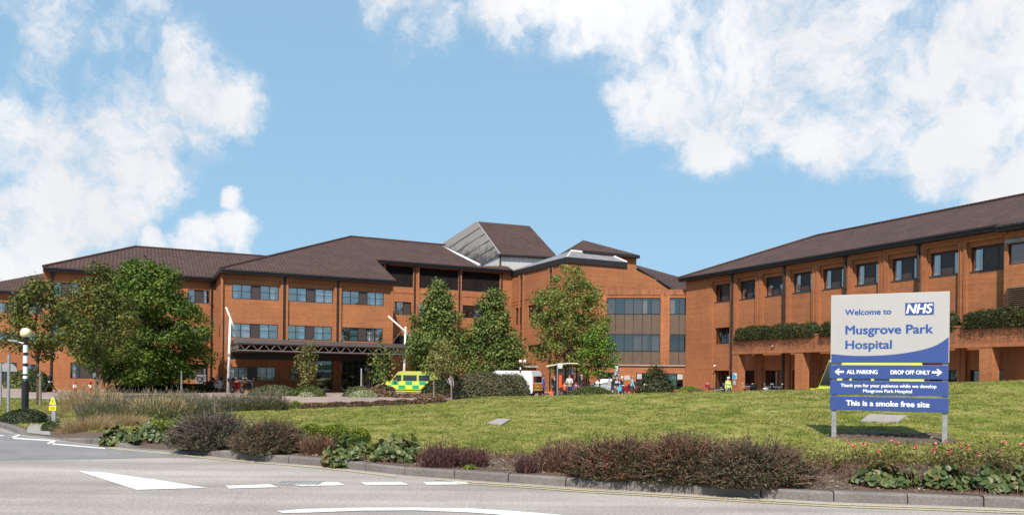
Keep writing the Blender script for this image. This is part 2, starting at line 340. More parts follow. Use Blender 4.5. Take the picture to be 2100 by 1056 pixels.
def ground_mats():
    m, nt, N, L = new_mat('worn_asphalt'); bs = N.new('ShaderNodeBsdfPrincipled'); g = N.new('ShaderNodeNewGeometry'); p = g.outputs['Position']
    c = ramp(N, L, pnoise(N, L, p, 26, 6, .8), [(.3, (.20, .175, .158)), (.5, (.378, .336, .303)), (.72, (.60, .545, .50))])
    c = mixc(N, L, 1, c, ramp(N, L, pnoise(N, L, p, .5, 5, .6), [(.3, (.84, .83, .83)), (.7, (1.1, 1.1, 1.09))]), 'MULTIPLY')
    mp = N.new('ShaderNodeMapping'); mp.inputs['Scale'].default_value = (.12, 1.4, 1); mp.inputs['Rotation'].default_value = (0, 0, .22); L.new(p, mp.inputs[0])
    c = mixc(N, L, 1, c, ramp(N, L, pnoise(N, L, mp.outputs[0], 1.3, 4), [(.35, (.86, .855, .86)), (.65, (1.06, 1.06, 1.06))]), 'MULTIPLY')
    vo = N.new('ShaderNodeTexVoronoi'); vo.feature = 'DISTANCE_TO_EDGE'; vo.inputs['Scale'].default_value = .33
    ws = N.new('ShaderNodeMix'); ws.data_type = 'VECTOR'; nz = N.new('ShaderNodeTexNoise'); nz.inputs['Scale'].default_value = 1.5; nz.inputs['Detail'].default_value = 5; L.new(p, nz.inputs['Vector'])
    ws.inputs[0].default_value = .35; L.new(p, ws.inputs[4]); L.new(nz.outputs['Color'], ws.inputs[5]); L.new(ws.outputs[1], vo.inputs['Vector'])
    ck = ramp(N, L, vo.outputs['Distance'], [(.0, (.62, .60, .60)), (.006, (1, 1, 1))])
    mp2 = N.new('ShaderNodeMapping'); mp2.inputs['Scale'].default_value = (.05, .55, 1); mp2.inputs['Rotation'].default_value = (0, 0, .12); L.new(p, mp2.inputs[0])
    c = mixc(N, L, 1, c, ramp(N, L, pnoise(N, L, mp2.outputs[0], 1.2, 5, .6), [(.40, (.83, .82, .82)), (.60, (1.04, 1.04, 1.04))]), 'MULTIPLY')
    sp_ = ramp(N, L, pnoise(N, L, p, 2.2, 7, .78), [(.66, (1, 1, 1)), (.74, (.70, .69, .69))]); c = mixc(N, L, 1, c, sp_, 'MULTIPLY')
    c = mixc(N, L, .25, c, mixc(N, L, 1, c, ck, 'MULTIPLY'))
    L.new(c, bs.inputs['Base Color']); bs.inputs['Roughness'].default_value = .85; bs.inputs['Specular IOR Level'].default_value = .3
    bump(N, L, pnoise(N, L, p, 70, 3, .7), bs, .5, .01); M['road'] = finish(m, N, L, bs)
    m, nt, N, L = new_mat('dark_asphalt_patch'); bs = N.new('ShaderNodeBsdfPrincipled'); g = N.new('ShaderNodeNewGeometry'); p = g.outputs['Position']
    c = ramp(N, L, pnoise(N, L, p, 55, 4, .7), [(.3, (.13, .118, .116)), (.7, (.30, .278, .27))])
    c = mixc(N, L, 1, c, ramp(N, L, pnoise(N, L, p, .8, 5, .6), [(.3, (.8, .8, .8)), (.7, (1.15, 1.13, 1.13))]), 'MULTIPLY')
    L.new(c, bs.inputs['Base Color']); bs.inputs['Roughness'].default_value = .85; bump(N, L, pnoise(N, L, p, 70, 3, .7), bs, .5, .01); M['patch'] = finish(m, N, L, bs)
    m, nt, N, L = new_mat('pinkish_paving'); bs = N.new('ShaderNodeBsdfPrincipled'); g = N.new('ShaderNodeNewGeometry'); p = g.outputs['Position']
    b = N.new('ShaderNodeTexBrick'); L.new(p, b.inputs['Vector']); b.inputs['Scale'].default_value = 1; b.inputs['Brick Width'].default_value = .4; b.inputs['Row Height'].default_value = .4
    b.inputs['Color1'].default_value = (.34, .26, .22, 1); b.inputs['Color2'].default_value = (.27, .20, .175, 1); b.inputs['Mortar'].default_value = (.2, .16, .14, 1); b.inputs['Mortar Size'].default_value = .01
    c = mixc(N, L, 1, b.outputs[0], ramp(N, L, pnoise(N, L, p, .25, 4), [(.3, (.85, .83, .83)), (.7, (1.15, 1.1, 1.08))]), 'MULTIPLY')
    L.new(c, bs.inputs['Base Color']); bs.inputs['Roughness'].default_value = .85; M['paving'] = finish(m, N, L, bs)
    m, nt, N, L = new_mat('lawn_turf'); bs = N.new('ShaderNodeBsdfPrincipled'); g = N.new('ShaderNodeNewGeometry'); p = g.outputs['Position']
    c = ramp(N, L, pnoise(N, L, p, 1.1, 7, .72), [(.32, (.095, .125, .018)), (.45, (.18, .20, .038)), (.55, (.27, .25, .070)), (.70, (.38, .32, .13))])
    c = mixc(N, L, 1, c, ramp(N, L, pnoise(N, L, p, 14, 4, .7), [(.3, (.65, .66, .62)), (.7, (1.2, 1.2, 1.15))]), 'MULTIPLY')
    L.new(c, bs.inputs['Base Color']); bs.inputs['Roughness'].default_value = .95; bs.inputs['Specular IOR Level'].default_value = .1
    bump(N, L, pnoise(N, L, p, 9, 5, .7), bs, .7, .08); M['lawn'] = finish(m, N, L, bs)
    m, nt, N, L = new_mat('bark_mulch_soil'); bs = N.new('ShaderNodeBsdfPrincipled'); g = N.new('ShaderNodeNewGeometry'); p = g.outputs['Position']
    c = ramp(N, L, pnoise(N, L, p, 22, 6, .75), [(.3, (.055, .032, .024)), (.5, (.125, .075, .055)), (.68, (.21, .135, .10)), (.8, (.36, .28, .22))])
    c = mixc(N, L, ramp(N, L, pnoise(N, L, p, 1.6, 4), [(.5, (0, 0, 0)), (.7, (.5, .5, .5))]), c, (.11, .115, .035))
    L.new(c, bs.inputs['Base Color']); bs.inputs['Roughness'].default_value = .95; bump(N, L, pnoise(N, L, p, 22, 6, .75), bs, 1, .04); M['soil'] = finish(m, N, L, bs)
    m, nt, N, L = new_mat('kerb_concrete'); bs = N.new('ShaderNodeBsdfPrincipled'); g = N.new('ShaderNodeNewGeometry'); p = g.outputs['Position']
    c = ramp(N, L, pnoise(N, L, p, 30, 5, .7), [(.3, (.105, .092, .085)), (.7, (.20, .18, .168))])
    c = mixc(N, L, 1, c, ramp(N, L, pnoise(N, L, p, 1.2, 4), [(.3, (.75, .75, .74)), (.7, (1.2, 1.18, 1.15))]), 'MULTIPLY')
    L.new(c, bs.inputs['Base Color']); bs.inputs['Roughness'].default_value = .9; bump(N, L, pnoise(N, L, p, 60, 3), bs, .3, .01); M['kerb'] = finish(m, N, L, bs)
    def paint(name, c1, wear):
        m, nt, N, L = new_mat(name); bs = N.new('ShaderNodeBsdfPrincipled'); g = N.new('ShaderNodeNewGeometry'); p = g.outputs['Position']
        f = ramp(N, L, pnoise(N, L, p, 16, 6, .75), [(wear - .08, (0, 0, 0)), (wear + .08, (1, 1, 1))])
        c = mixc(N, L, f, c1, (.36, .33, .31))
        L.new(c, bs.inputs['Base Color']); bs.inputs['Roughness'].default_value = .7; M[name] = finish(m, N, L, bs)
    paint('road_paint_white', (.66, .65, .61), .60); paint('road_paint_yellow', (.52, .43, .19), .52)
    m, nt, N, L = new_mat('streaked_glazing'); bs = N.new('ShaderNodeBsdfPrincipled'); uv, pos = wall_uv(N, L)
    mp = N.new('ShaderNodeMapping'); mp.inputs['Scale'].default_value = (1.3, .35, 1); L.new(uv, mp.inputs[0])
    sp = N.new('ShaderNodeSeparateXYZ'); L.new(pos, sp.inputs[0])
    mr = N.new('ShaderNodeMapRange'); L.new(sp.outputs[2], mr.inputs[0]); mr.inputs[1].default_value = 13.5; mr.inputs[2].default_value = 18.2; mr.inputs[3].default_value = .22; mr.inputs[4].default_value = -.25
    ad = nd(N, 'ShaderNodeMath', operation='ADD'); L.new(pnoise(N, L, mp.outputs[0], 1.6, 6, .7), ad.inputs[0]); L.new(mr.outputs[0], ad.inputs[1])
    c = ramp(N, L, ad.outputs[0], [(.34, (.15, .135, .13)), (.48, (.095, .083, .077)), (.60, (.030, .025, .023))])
    L.new(c, bs.inputs['Base Color']); bs.inputs['Roughness'].default_value = .65; M['glazing'] = finish(m, N, L, bs)
ground_mats()

# ------------------------------------------------------------------ mesh and object helpers
class MB:
    def __init__(s): s.V, s.Fc, s.Mi = [], [], []
    def q(s, pts, m=0):
        b = len(s.V); s.V += [tuple(map(float, p)) for p in pts]; s.Fc.append(tuple(range(b, b + len(pts)))); s.Mi.append(m)
    def hexa(s, c, m=0):                         # 8 corners: bottom ring then top ring
        b = len(s.V); s.V += [tuple(map(float, p)) for p in c]
        for f in ((3, 2, 1, 0), (4, 5, 6, 7), (0, 1, 5, 4), (1, 2, 6, 5), (2, 3, 7, 6), (3, 0, 4, 7)): s.Fc.append(tuple(b + i for i in f)); s.Mi.append(m)
    def box(s, x0, x1, y0, y1, z0, z1, m=0):
        s.hexa([(x0, y0, z0), (x1, y0, z0), (x1, y1, z0), (x0, y1, z0), (x0, y0, z1), (x1, y0, z1), (x1, y1, z1), (x0, y1, z1)], m)
    def fbox(s, F, u0, u1, z0, z1, o0, o1, m=0):  # a box on a facade: along, up, out
        s.hexa([F.pt(u0, z0, o1), F.pt(u1, z0, o1), F.pt(u1, z0, o0), F.pt(u0, z0, o0), F.pt(u0, z1, o1), F.pt(u1, z1, o1), F.pt(u1, z1, o0), F.pt(u0, z1, o0)], m)
    def fquad(s, F, u0, u1, z0, z1, o=0, m=0): s.q([F.pt(u0, z0, o), F.pt(u1, z0, o), F.pt(u1, z1, o), F.pt(u0, z1, o)], m)
    def slab(s, pts, th, m=0, mside=None):
        t = [np.array(p, float) for p in pts]; b = [p - np.array([0, 0, th]) for p in t]; n = len(t)
        s.q(t, m); s.q(b[::-1], m if mside is None else mside)
        for i in range(n): s.q([b[i], b[(i + 1) % n], t[(i + 1) % n], t[i]], m if mside is None else mside)
    def tube(s, p0, p1, r0, r1=None, n=8, m=0, cap=True):
        r1 = r0 if r1 is None else r1
        p0, p1 = Vector(p0), Vector(p1); d = (p1 - p0)
        if d.length < 1e-6: return
        d.normalize(); a = d.orthogonal().normalized(); c = d.cross(a); b = len(s.V)
        for p, r in ((p0, r0), (p1, r1)):
            for i in range(n):
                t = 2 * math.pi * i / n; s.V.append(tuple(p + (a * math.cos(t) + c * math.sin(t)) * r))
        for i in range(n): j = (i + 1) % n; s.Fc.append((b + i, b + j, b + n + j, b + n + i)); s.Mi.append(m)
        if cap: s.Fc.append(tuple(b + i for i in range(n))[::-1]); s.Fc.append(tuple(b + n + i for i in range(n))); s.Mi += [m, m]
    def ball(s, c, r, n=10, m=0, sq=(1, 1, 1), zmin=-1):
        b = len(s.V); rings = max(5, n // 2 + 1)
        for i in range(rings + 1):
            ph = -math.pi / 2 + math.pi * i / rings
            for j in range(n):
                t = 2 * math.pi * j / n; z = max(math.sin(ph), zmin)
                s.V.append((c[0] + r * sq[0] * math.cos(ph) * math.cos(t), c[1] + r * sq[1] * math.cos(ph) * math.sin(t), c[2] + r * sq[2] * z))
        for i in range(rings):
            for j in range(n): k = (j + 1) % n; s.Fc.append((b + i * n + j, b + i * n + k, b + (i + 1) * n + k, b + (i + 1) * n + j)); s.Mi.append(m)
    def disc(s, c, axis, r, th, n=16, m=0): a = Vector(axis).normalized() * th / 2; s.tube(Vector(c) - a, Vector(c) + a, r, r, n, m)
def origin_of(o):
    p = Vector((0, 0, 0))
    while o is not None: p += Vector(o.location); o = o.parent
    return p
def mesh_np(name, V, quads, mi=None, tris=None):
    me = bpy.data.meshes.new(name); V = np.asarray(V, np.float32)
    faces = [np.asarray(a) for a in (quads, tris) if a is not None and len(a)]
    me.vertices.add(len(V)); me.vertices.foreach_set('co', V.ravel())
    tot = np.concatenate([np.full(len(a), a.shape[1]) for a in faces]); idx = np.concatenate([a.ravel() for a in faces]).astype(np.int32)
    me.loops.add(len(idx)); me.loops.foreach_set('vertex_index', idx)
    me.polygons.add(len(tot)); st = np.concatenate([[0], np.cumsum(tot)[:-1]]).astype(np.int32)
    me.polygons.foreach_set('loop_start', st); me.polygons.foreach_set('loop_total', tot.astype(np.int32))
    if mi is not None: me.polygons.foreach_set('material_index', np.asarray(mi, np.int32))
    me.update(calc_edges=True); return me
def tag(o, label=None, cat=None, group=None, kind=None):
    if label: o['label'] = label
    if cat: o['category'] = cat
    if group: o['group'] = group
    if kind: o['kind'] = kind
    return o
def thing(name, label, cat, loc, group=None, rz=0.0):
    o = bpy.data.objects.new(name, None); COL.objects.link(o); o.empty_display_size = .3
    o.location = tuple(map(float, loc)); o.rotation_euler = (0, 0, rz); return tag(o, label, cat, group)
def obj(name, mb, mats, parent=None, local=False, smooth=False, bevel=0.0):
    """one mesh object; the builder's coordinates are world ones unless local"""
    if isinstance(mb, MB):
        me = bpy.data.meshes.new(name); V = mb.V
        if parent is not None and not local:
            w = origin_of(parent); V = [(x - w.x, y - w.y, z - w.z) for x, y, z in V]
        me.from_pydata(V, [], mb.Fc); me.polygons.foreach_set('material_index', mb.Mi)
    else:
        me = mb
        if parent is not None and not local: me.transform(Matrix.Translation(-origin_of(parent)))
    for m in (mats if isinstance(mats, (list, tuple)) else [mats]): me.materials.append(M[m] if isinstance(m, str) else m)
    if smooth: me.polygons.foreach_set('use_smooth', [True] * len(me.polygons))
    me.update()
    o = bpy.data.objects.new(name, me); COL.objects.link(o); o.parent = parent
    if bevel:
        b = o.modifiers.new('bevel', 'BEVEL'); b.width = bevel; b.segments = 2; b.limit_method = 'ANGLE'
    return o
def solo(name, mb, mats, label, cat, group=None, kind=None, **kw): return tag(obj(name, mb, mats, **kw), label, cat, group, kind)
def struct(name, mb, mats, **kw): return tag(obj(name, mb, mats, **kw), kind='structure')
class Fac:
    """a vertical plane: u metres along it, z up, o out of it towards the viewer"""
    def __init__(s, px, depth, ang, P0=None):
        s.P = np.array([(px - 1050) / F_PX * depth, depth]) if P0 is None else np.array(P0, float)
        a = rad(ang); s.ang = ang; s.U = np.array([math.cos(a), math.sin(a)]); s.N = np.array([math.sin(a), -math.cos(a)])
    def off(s, o): return Fac(0, 0, s.ang, s.P + s.N * o)
    def hit(s, px, py):
        d = ray(px, py); t = (s.P @ s.N) / (d[:2] @ s.N); p = d * t
        return float((p[:2] - s.P) @ s.U), float(p[2] + CZ)
    def u(s, px, py=690): return s.hit(px, py)[0]
    def pt(s, u, z, o=0.0): q = s.P + s.U * u + s.N * o; return np.array([q[0], q[1], z])
    def uo(s, p): v = np.array(p[:2]) - s.P; return float(v @ s.U), float(v @ s.N)
def wall(mb, F, u0, u1, z0, z1, ops=(), depth=.5, m=0, mrev=0, mback=1, o=0.0, back=True):
    us = sorted({u0, u1, *[a for op in ops for a in op[:2]]}); zs = sorted({z0, z1, *[a for op in ops for a in op[2:4]]})
    us = [u for u in us if u0 <= u <= u1]; zs = [z for z in zs if z0 <= z <= z1]
    for i in range(len(us) - 1):
        for j in range(len(zs) - 1):
            uc, zc = (us[i] + us[i + 1]) / 2, (zs[j] + zs[j + 1]) / 2
            if any(a < uc < b and c < zc < d for a, b, c, d in ops): continue
            mb.fquad(F, us[i], us[i + 1], zs[j], zs[j + 1], o, m)
    for a, b, c, d in ops:
        i = o - depth
        mb.q([F.pt(a, c, o), F.pt(a, d, o), F.pt(a, d, i), F.pt(a, c, i)][::-1], mrev); mb.q([F.pt(b, c, o), F.pt(b, d, o), F.pt(b, d, i), F.pt(b, c, i)], mrev)
        mb.q([F.pt(a, d, o), F.pt(b, d, o), F.pt(b, d, i), F.pt(a, d, i)][::-1], mrev); mb.q([F.pt(a, c, o), F.pt(b, c, o), F.pt(b, c, i), F.pt(a, c, i)], mrev)
        if back: mb.fquad(F, a, b, c, d, i, mback)
def window(F, parent, u0, u1, z0, z1, lay='GGPGG', o=-.12, curt=None, gl='glass', transom=True, head=0.0, ratios=None):
    """frame with panes (and dark panels, curtains) set in a wall opening"""
    fw = .06; n = len(lay); r = ratios or [1.0] * n; t = sum(r); e = [u0]
    for k in r: e.append(e[-1] + (u1 - u0) * k / t)
    mb = MB(); mb.fbox(F, u0, u1, z0, z0 + fw, o - .04, o + .04); mb.fbox(F, u0, u1, z1 - fw - head, z1, o - .04, o + .042)
    for k in range(n + 1):
        a = min(max(e[k] - fw / 2, u0), u1 - fw); mb.fbox(F, a, a + fw, z0 + fw, z1 - fw - head, o - .038, o + .038)
    fr = obj('window', mb, 'frame', parent)
    pb, gb, cb = MB(), MB(), MB(); tb = MB()
    zt = z0 + (z1 - z0) * .52
    for k, ch in enumerate(lay):
        a, b = e[k] + fw / 2, e[k + 1] - fw / 2
        if ch == 'P': pb.fbox(F, a, b, z0 + fw, z1 - fw - head, o - .025, o + .012)
        else:
            gb.fquad(F, a, b, z0 + fw, z1 - fw - head, o)
            if transom: tb.fbox(F, a, b, zt - .022, zt + .022, o - .03, o + .03)
            if curt and curt[k] != '-':
                kind = curt[k]; cw = (b - a) * (1 if kind.isupper() else .55); mi = {'w': 0, 'b': 1, 'n': 2, 'g': 3, 's': 4}[kind.lower()]
                c0 = a if (k % 2 == 0) else b - cw; nf = 8
                for i in range(nf):
                    x0, x1 = c0 + cw * i / nf, c0 + cw * (i + 1) / nf
                    oo = o - .10 - (.035 if i % 2 else 0); o2 = o - .10 - (0 if i % 2 else .035)
                    cb.q([F.pt(x0, z0 + fw, oo), F.pt(x1, z0 + fw, o2), F.pt(x1, z1 - fw - head, o2), F.pt(x0, z1 - fw - head, oo)], mi)
    if gb.V: obj('pane', gb, gl, fr)
    if tb.V: obj('glazing_bar', tb, 'frame', fr)
    if pb.V: obj('panel', pb, 'panel', fr)
    if cb.V: obj('curtain', cb, ['curtain_white', 'curtain_blue', 'curtain_navy', 'blind_green', 'blind_grey'], fr)
    return fr
def drain(F, parent, u, z0, z1, o=.0, r=.075):
    mb = MB(); mb.tube(F.pt(u, z0, o), F.pt(u, z1, o), r, r, 8)
    mb.fbox(F, u - .16, u + .16, z1 - .02, z1 + .32, o - .09, o + .09)
    for z in np.arange(z0 + .8, z1, 1.8): mb.fbox(F, u - .11, u + .11, z, z + .06, o - .1, o + .09)
    return obj('drainpipe', mb, 'dark', parent)

# ------------------------------------------------------------------ ground, road, kerb
mb = MB()
mb.q([(-1500, -400, 0), (1500, -400, 0), (1500, 2500, 0), (-1500, 2500, 0)]); struct('road', mb, 'road')
mb = MB()
pv = [(-60, 53), (-28, 50), (-12.4, 43.3), (-7, 43.2), (-4.2, 46.5), (-1.5, 50), (10, 46), (17, 40.5), (26, 39.5), (60, 37), (60, 130), (-60, 130)]
mb.q([(x, y, .004) for x, y in pv]); struct('forecourt', mb, 'paving')
# dark resurfaced strip on the left of the road
mb = MB()
top = [(-330, 905), (-150, 880), (0, 884), (42, 893), (140, 907), (271, 922), (400, 934), (470, 941)]
bot = [(344, 932 + 5), (220, 940), (0, 943), (-330, 945)]
mb.q([at_z(x, y, .004) for x, y in bot[::-1]] + [at_z(x, y, .004) for x, y in top[::-1]]); struct('road_patch', mb, 'patch')
def kerb_xy(q, o=0.0):
    y = np.interp(q, KQ, KY) + o; return (q - 1050) / F_PX * y, y
def kerb_line(n=700):
    qs = np.concatenate([np.linspace(-400, 0, 40), np.linspace(0, 2400, n), np.linspace(2420, 4000, 40)])
    x, y = kerb_xy(qs); P = np.stack([x, y], 1)
    for _ in range(6): P[1:-1] = .25 * P[:-2] + .5 * P[1:-1] + .25 * P[2:]
    s = np.concatenate([[0], np.cumsum(np.linalg.norm(np.diff(P, axis=0), axis=1))])
    return P, s
KP, KS = kerb_line()
def kat(s, off=0.0):
    p = np.array([np.interp(s, KS, KP[:, 0]), np.interp(s, KS, KP[:, 1])]); e = .05
    t = np.array([np.interp(s + e, KS, KP[:, 0]) - np.interp(s - e, KS, KP[:, 0]), np.interp(s + e, KS, KP[:, 1]) - np.interp(s - e, KS, KP[:, 1])]); t /= np.linalg.norm(t)
    return p + np.array([-t[1], t[0]]) * off     # positive: away from the road
def s_of_px(px, py): p = at_z(px, py); return KS[np.argmin(np.linalg.norm(KP - p[:2], axis=1))]
mb = MB(); drop = [(s_of_px(45, 892), s_of_px(125, 903)), (s_of_px(265, 921), s_of_px(350, 930))]
s = 0.0
while s < KS[-1] - 1.2:
    ln = .93 if s > s_of_px(480, 941) else .92
    a, b = s + .008, s + ln - .008
    def hk(x):
        h = .135
        for d0, d1 in drop: h = min(h, .135 - .115 * float(sm(1 - max(d0 - x, x - d1, 0) / .9)))
        return h
    h0, h1 = hk(a) + random.uniform(-.006, .006), hk(b) + random.uniform(-.006, .006)
    j = random.uniform(-.008, .008)
    for (x0, x1, g0, g1) in ((a, (a + b) / 2, h0, (h0 + h1) / 2), ((a + b) / 2, b, (h0 + h1) / 2, h1)):
        pr = [(j, 0), (j + .012, 1), (.14, 1), (.14, 0)]
        c = []
        for x, g in ((x0, g0), (x1, g1)):
            for o_, zf in ((j, -.05), (j + .004, g - .025), (j + .028, g), (.15, g), (.15, -.05)):
                q = kat(x, o_); c.append((q[0], q[1], zf))
        for i in range(4): mb.q([c[i], c[i + 5], c[i + 6], c[i + 1]])
        mb.q([c[i] for i in range(5)]); mb.q([c[5 + i] for i in range(5)][::-1])
    s += ln
struct('kerb', mb, 'kerb')
def ground_sheet(name, q0, q1, nq, ns, lo, hi, mat, z_add=0.0, pw=1.0):
    qs = np.linspace(q0, q1, nq); ts = np.linspace(0, 1, ns) ** pw; V = []
    for q in qs:
        a, b = lo(q), hi(q)
        for t in ts:
            y = a + (b - a) * t; x = (q - 1050) / F_PX * y; V.append((x, y, float(ground_z(x, min(y, float(np.interp(q, FQ, FY)) - .01))) + z_add))
    i, j = np.meshgrid(np.arange(nq - 1), np.arange(ns - 1), indexing='ij'); b = (i * ns + j).ravel()
    Q = np.stack([b, b + ns, b + ns + 1, b + 1], 1)
    return struct(name, mesh_np(name, V, Q), mat, smooth=True)
kin = lambda q: float(np.interp(q, KQ, KY)) + .13
bed = lambda q: float(np.interp(q, KQ, KY) + np.interp(q, BQ, BW)) + .22 * math.sin(q * .031) + .15 * math.sin(q * .083)
far = lambda q: float(np.interp(q, FQ, FY))
ground_sheet('flower_bed', -400, 3200, 420, 12, kin, bed, 'soil')
ground_sheet('lawn', -580, 3200, 420, 90, bed, far, 'lawn', 0, 1.5)
# paint on the road
def mark(name, pts, mat, z=.008):
    mb = MB(); mb.q([at_z(x, y, z) for x, y in pts]); return struct(name, mb, mat)
mark('road_marking', [(157, 964.5), (280, 1003.5), (425, 999.5), (330, 984), (215, 968)][::-1], 'road_paint_white')
for d in ([(463, 995), (554, 992), (571, 998), (470, 1001)], [(570, 988), (692, 987.5), (708, 994), (618, 996)], [(739, 988), (822, 987), (840, 993), (750, 994)], [(867, 988), (951, 986), (966, 992), (876, 993.5)]):
    mark('road_marking', d[::-1], 'road_paint_white')
def curve_strip(name, up, lo, mat, z=.008):
    mb = MB()
    for i in range(len(up) - 1): mb.q([at_z(*lo[i], z), at_z(*lo[i + 1], z), at_z(*up[i + 1], z), at_z(*up[i], z)])
    return struct(name, mb, mat)
curve_strip('road_marking', [(567, 1047), (620, 1042.5), (732, 1040), (844, 1039.5), (960, 1041), (1060, 1047), (1167, 1056), (1300, 1068)], [(580, 1051), (640, 1050), (745, 1046), (855, 1045.5), (965, 1050), (1060, 1057), (1160, 1068), (1290, 1082)], 'road_paint_white')
for pts in ([(18, 896), (26, 899), (104, 904), (104, 901.5), (34, 896.5)], [(18, 897), (38, 890), (44, 891), (26, 898)], [(95, 909), (106, 910), (116, 903), (107, 902)], [(100, 910), (216, 920), (217, 917.8), (106, 907.8)]):
    mark('road_marking', pts, 'road_paint_white', .0085)
mark('road_marking', [(-60, 890), (8, 893.5), (8, 891.8), (-60, 887.5)], 'road_paint_white', .0085)
for off_, s0, s1, w in ((-.20, s_of_px(216, 918), s_of_px(850, 976), .085), (-.20, s_of_px(905, 980), KS[-1] - 2, .085), (-.38, s_of_px(960, 984), KS[-1] - 2, .075)):
    mb = MB(); ss = np.arange(s0, s1, .3)
    for a, b in zip(ss[:-1], ss[1:]):
        p = [(*kat(a, off_ - w), .0085), (*kat(b, off_ - w), .0085), (*kat(b, off_), .0085), (*kat(a, off_), .0085)]; mb.q(p)
    struct('yellow_line', mb, 'road_paint_yellow')
# gully grate in the road
g0 = at_z(612, 990.5, .0)
t = thing('drain_grate', 'pale steel gully grate sunk in the road beside the dashed line', 'drain cover', g0)
mb = MB(); mb.box(-.34, .34, -.2, .2, .006, .016); obj('frame', mb, 'concrete', t, local=True)
mb = MB()
for i in range(9): x = -.27 + i * .0675; mb.box(x, x + .03, -.15, .15, .0165, .024)
obj('bars', mb, 'plate', t, local=True)
# tactile crossing paving at the beacon, concrete access covers in the grass
mb = MB(); pq = [at_z(x, y, 0)[:2] for x, y in ((52, 889), (104, 894), (100, 878), (62, 872))]
bl = lambda a, b: (pq[0] * (1 - a) + pq[1] * a) * (1 - b) + (pq[3] * (1 - a) + pq[2] * a) * b
gp = lambda a, b: (*bl(a, b), float(ground_z(*bl(a, b))) + .012)
for i in range(6):
    for j in range(8): mb.q([gp(i / 6, j / 8), gp((i + 1) / 6, j / 8), gp((i + 1) / 6, (j + 1) / 8), gp(i / 6, (j + 1) / 8)])
struct('pavement', mb, 'concrete')
for pts, lab in (([(1000, 869), (1028, 872.5), (1046, 861.5), (1022, 860)], 'small concrete access cover lying alone in the middle of the lawn'), ([(1768, 864), (1840, 866.5), (1857, 854), (1785, 851.5)], 'wide concrete access cover in the grass under the welcome sign')):
    P = [ghit(*p) for p in pts]; c = np.mean(P, 0)
    nrm = np.cross(P[1] - P[0], P[3] - P[0]); nrm /= np.linalg.norm(nrm)
    mb = MB(); q_ = [c + (p - c) * 1.06 + nrm * .035 for p in P]; mb.slab(q_, .2)
    solo('access_cover', mb, 'concrete', lab, 'access cover', 'concrete covers in the lawn', bevel=.015)

# ------------------------------------------------------------------ buildings
A, B = 26.5, -63.5
PITCH = .4165
Ff, Gf, Lf, LLf = Fac(475, 68, A), Fac(825, 82.4, A), Fac(410, 73, A), Fac(40, 91, A)
def roof_pt(F, ze, u, w, p=PITCH): return F.pt(u, ze + p * w, -w)
def gutter(F, parent, u0, u1, z, o=.0):
    mb = MB(); mb.fbox(F, u0, u1, z - .36, z - .05, o - .55, o - .02); mb.fbox(F, u0, u1, z - .14, z - .02, o - .02, o + .12); return obj('gutter', mb, 'dark', parent)
def band(F, parent, u0, u1, z0, z1, o0, o1, mat='brick', name='string_course'):
    mb = MB(); mb.fbox(F, u0, u1, z0, z1, o0, o1); return obj(name, mb, mat, parent)

# --- front entrance block (under the large hipped roof) together with its taller rear range
fr = thing('hospital_wing', 'three storey brown brick entrance block under the largest hipped tiled roof, behind the truss canopy', 'hospital building', (*Ff.P, 0), 'joined brick wings of the hospital')
Fo = Ff.off(.6); ZE = 10.71
uL, uR = Fo.u(453, 548), Fo.u(812, 575)
Go = Gf.off(.6); WG = float((Go.P - Fo.P) @ -Fo.N); WR = 15.9
def tg(u_go): return u_go + float((Go.P - Fo.P) @ Fo.U)      # u on Go -> u on Fo
wL, wR = Ff.u(457), Ff.u(806)
bays = [(Ff.u(457.5), Ff.u(574)), (Ff.u(591), Ff.u(684)), (Ff.u(700), Ff.u(800))]
rows = {'up': (8.22, 9.5), 'lo': (4.75, 6.05), 'gr': (.95, 2.2)}
mb = MB()
bay_ops = [(a, b, .0, 10.0) for a, b in bays]
wall(mb, Ff, wL, wR, 0, 10.75, bay_ops, depth=.12, back=False)
wx = {'up': [(475, 571), (590, 682), (701, 786)], 'lo': [(474, 570), (588, 680.5), (699, 785)], 'gr': [(470, 566), (595, 612)]}
wu = {k: [(Ff.off(-.12).u(a), Ff.off(-.12).u(b)) for a, b in v] for k, v in wx.items()}
for k, (a, b) in enumerate(bays):
    ops = [(*wu[r][k], *rows[r]) for r in ('up', 'lo', 'gr') if k < len(wu[r])]
    if k == 1: ops.append((Ff.u(650), Ff.u(683.9), .0, 3.0))
    if k == 2: ops.append((Ff.u(702), Ff.u(798), .0, 3.0))
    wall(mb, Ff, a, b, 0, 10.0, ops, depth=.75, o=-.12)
# left flank of the block, and the rear range's wall
d_fl = 6.1
mb.q([Ff.pt(wL, 0, 0), Ff.pt(wL, 0, -d_fl), Ff.pt(wL, 10.75, -d_fl), Ff.pt(wL, 10.75, 0)][::-1])
gL, gR = Gf.u(800), Gf.u(1050, 600)
g_b = [(Gf.u(790), Gf.u(846)), (Gf.u(859), Gf.u(939)), (Gf.u(946), Gf.u(1024)), ]
g_ops = []
for a, b in g_b: g_ops += [(a, b, 11.0, 13.22)]
GW = [(Gf.u(809), Gf.u(843)), (Gf.u(858), Gf.u(892)), (Gf.u(948), Gf.u(1000))]
for a, b in GW: g_ops += [(a, b, 8.02, 9.42), (a, b, 4.5, 5.75)]
wall(mb, Gf, gL, gR, 0, 13.72, g_ops, depth=.6)
mb.q([Ff.pt(wR, 0, 0), Ff.pt(wR, 0, -7.1), Ff.pt(wR, 10.75, -7.1), Ff.pt(wR, 10.75, 0)])
obj('wall', mb, ['brick', 'room'], fr)
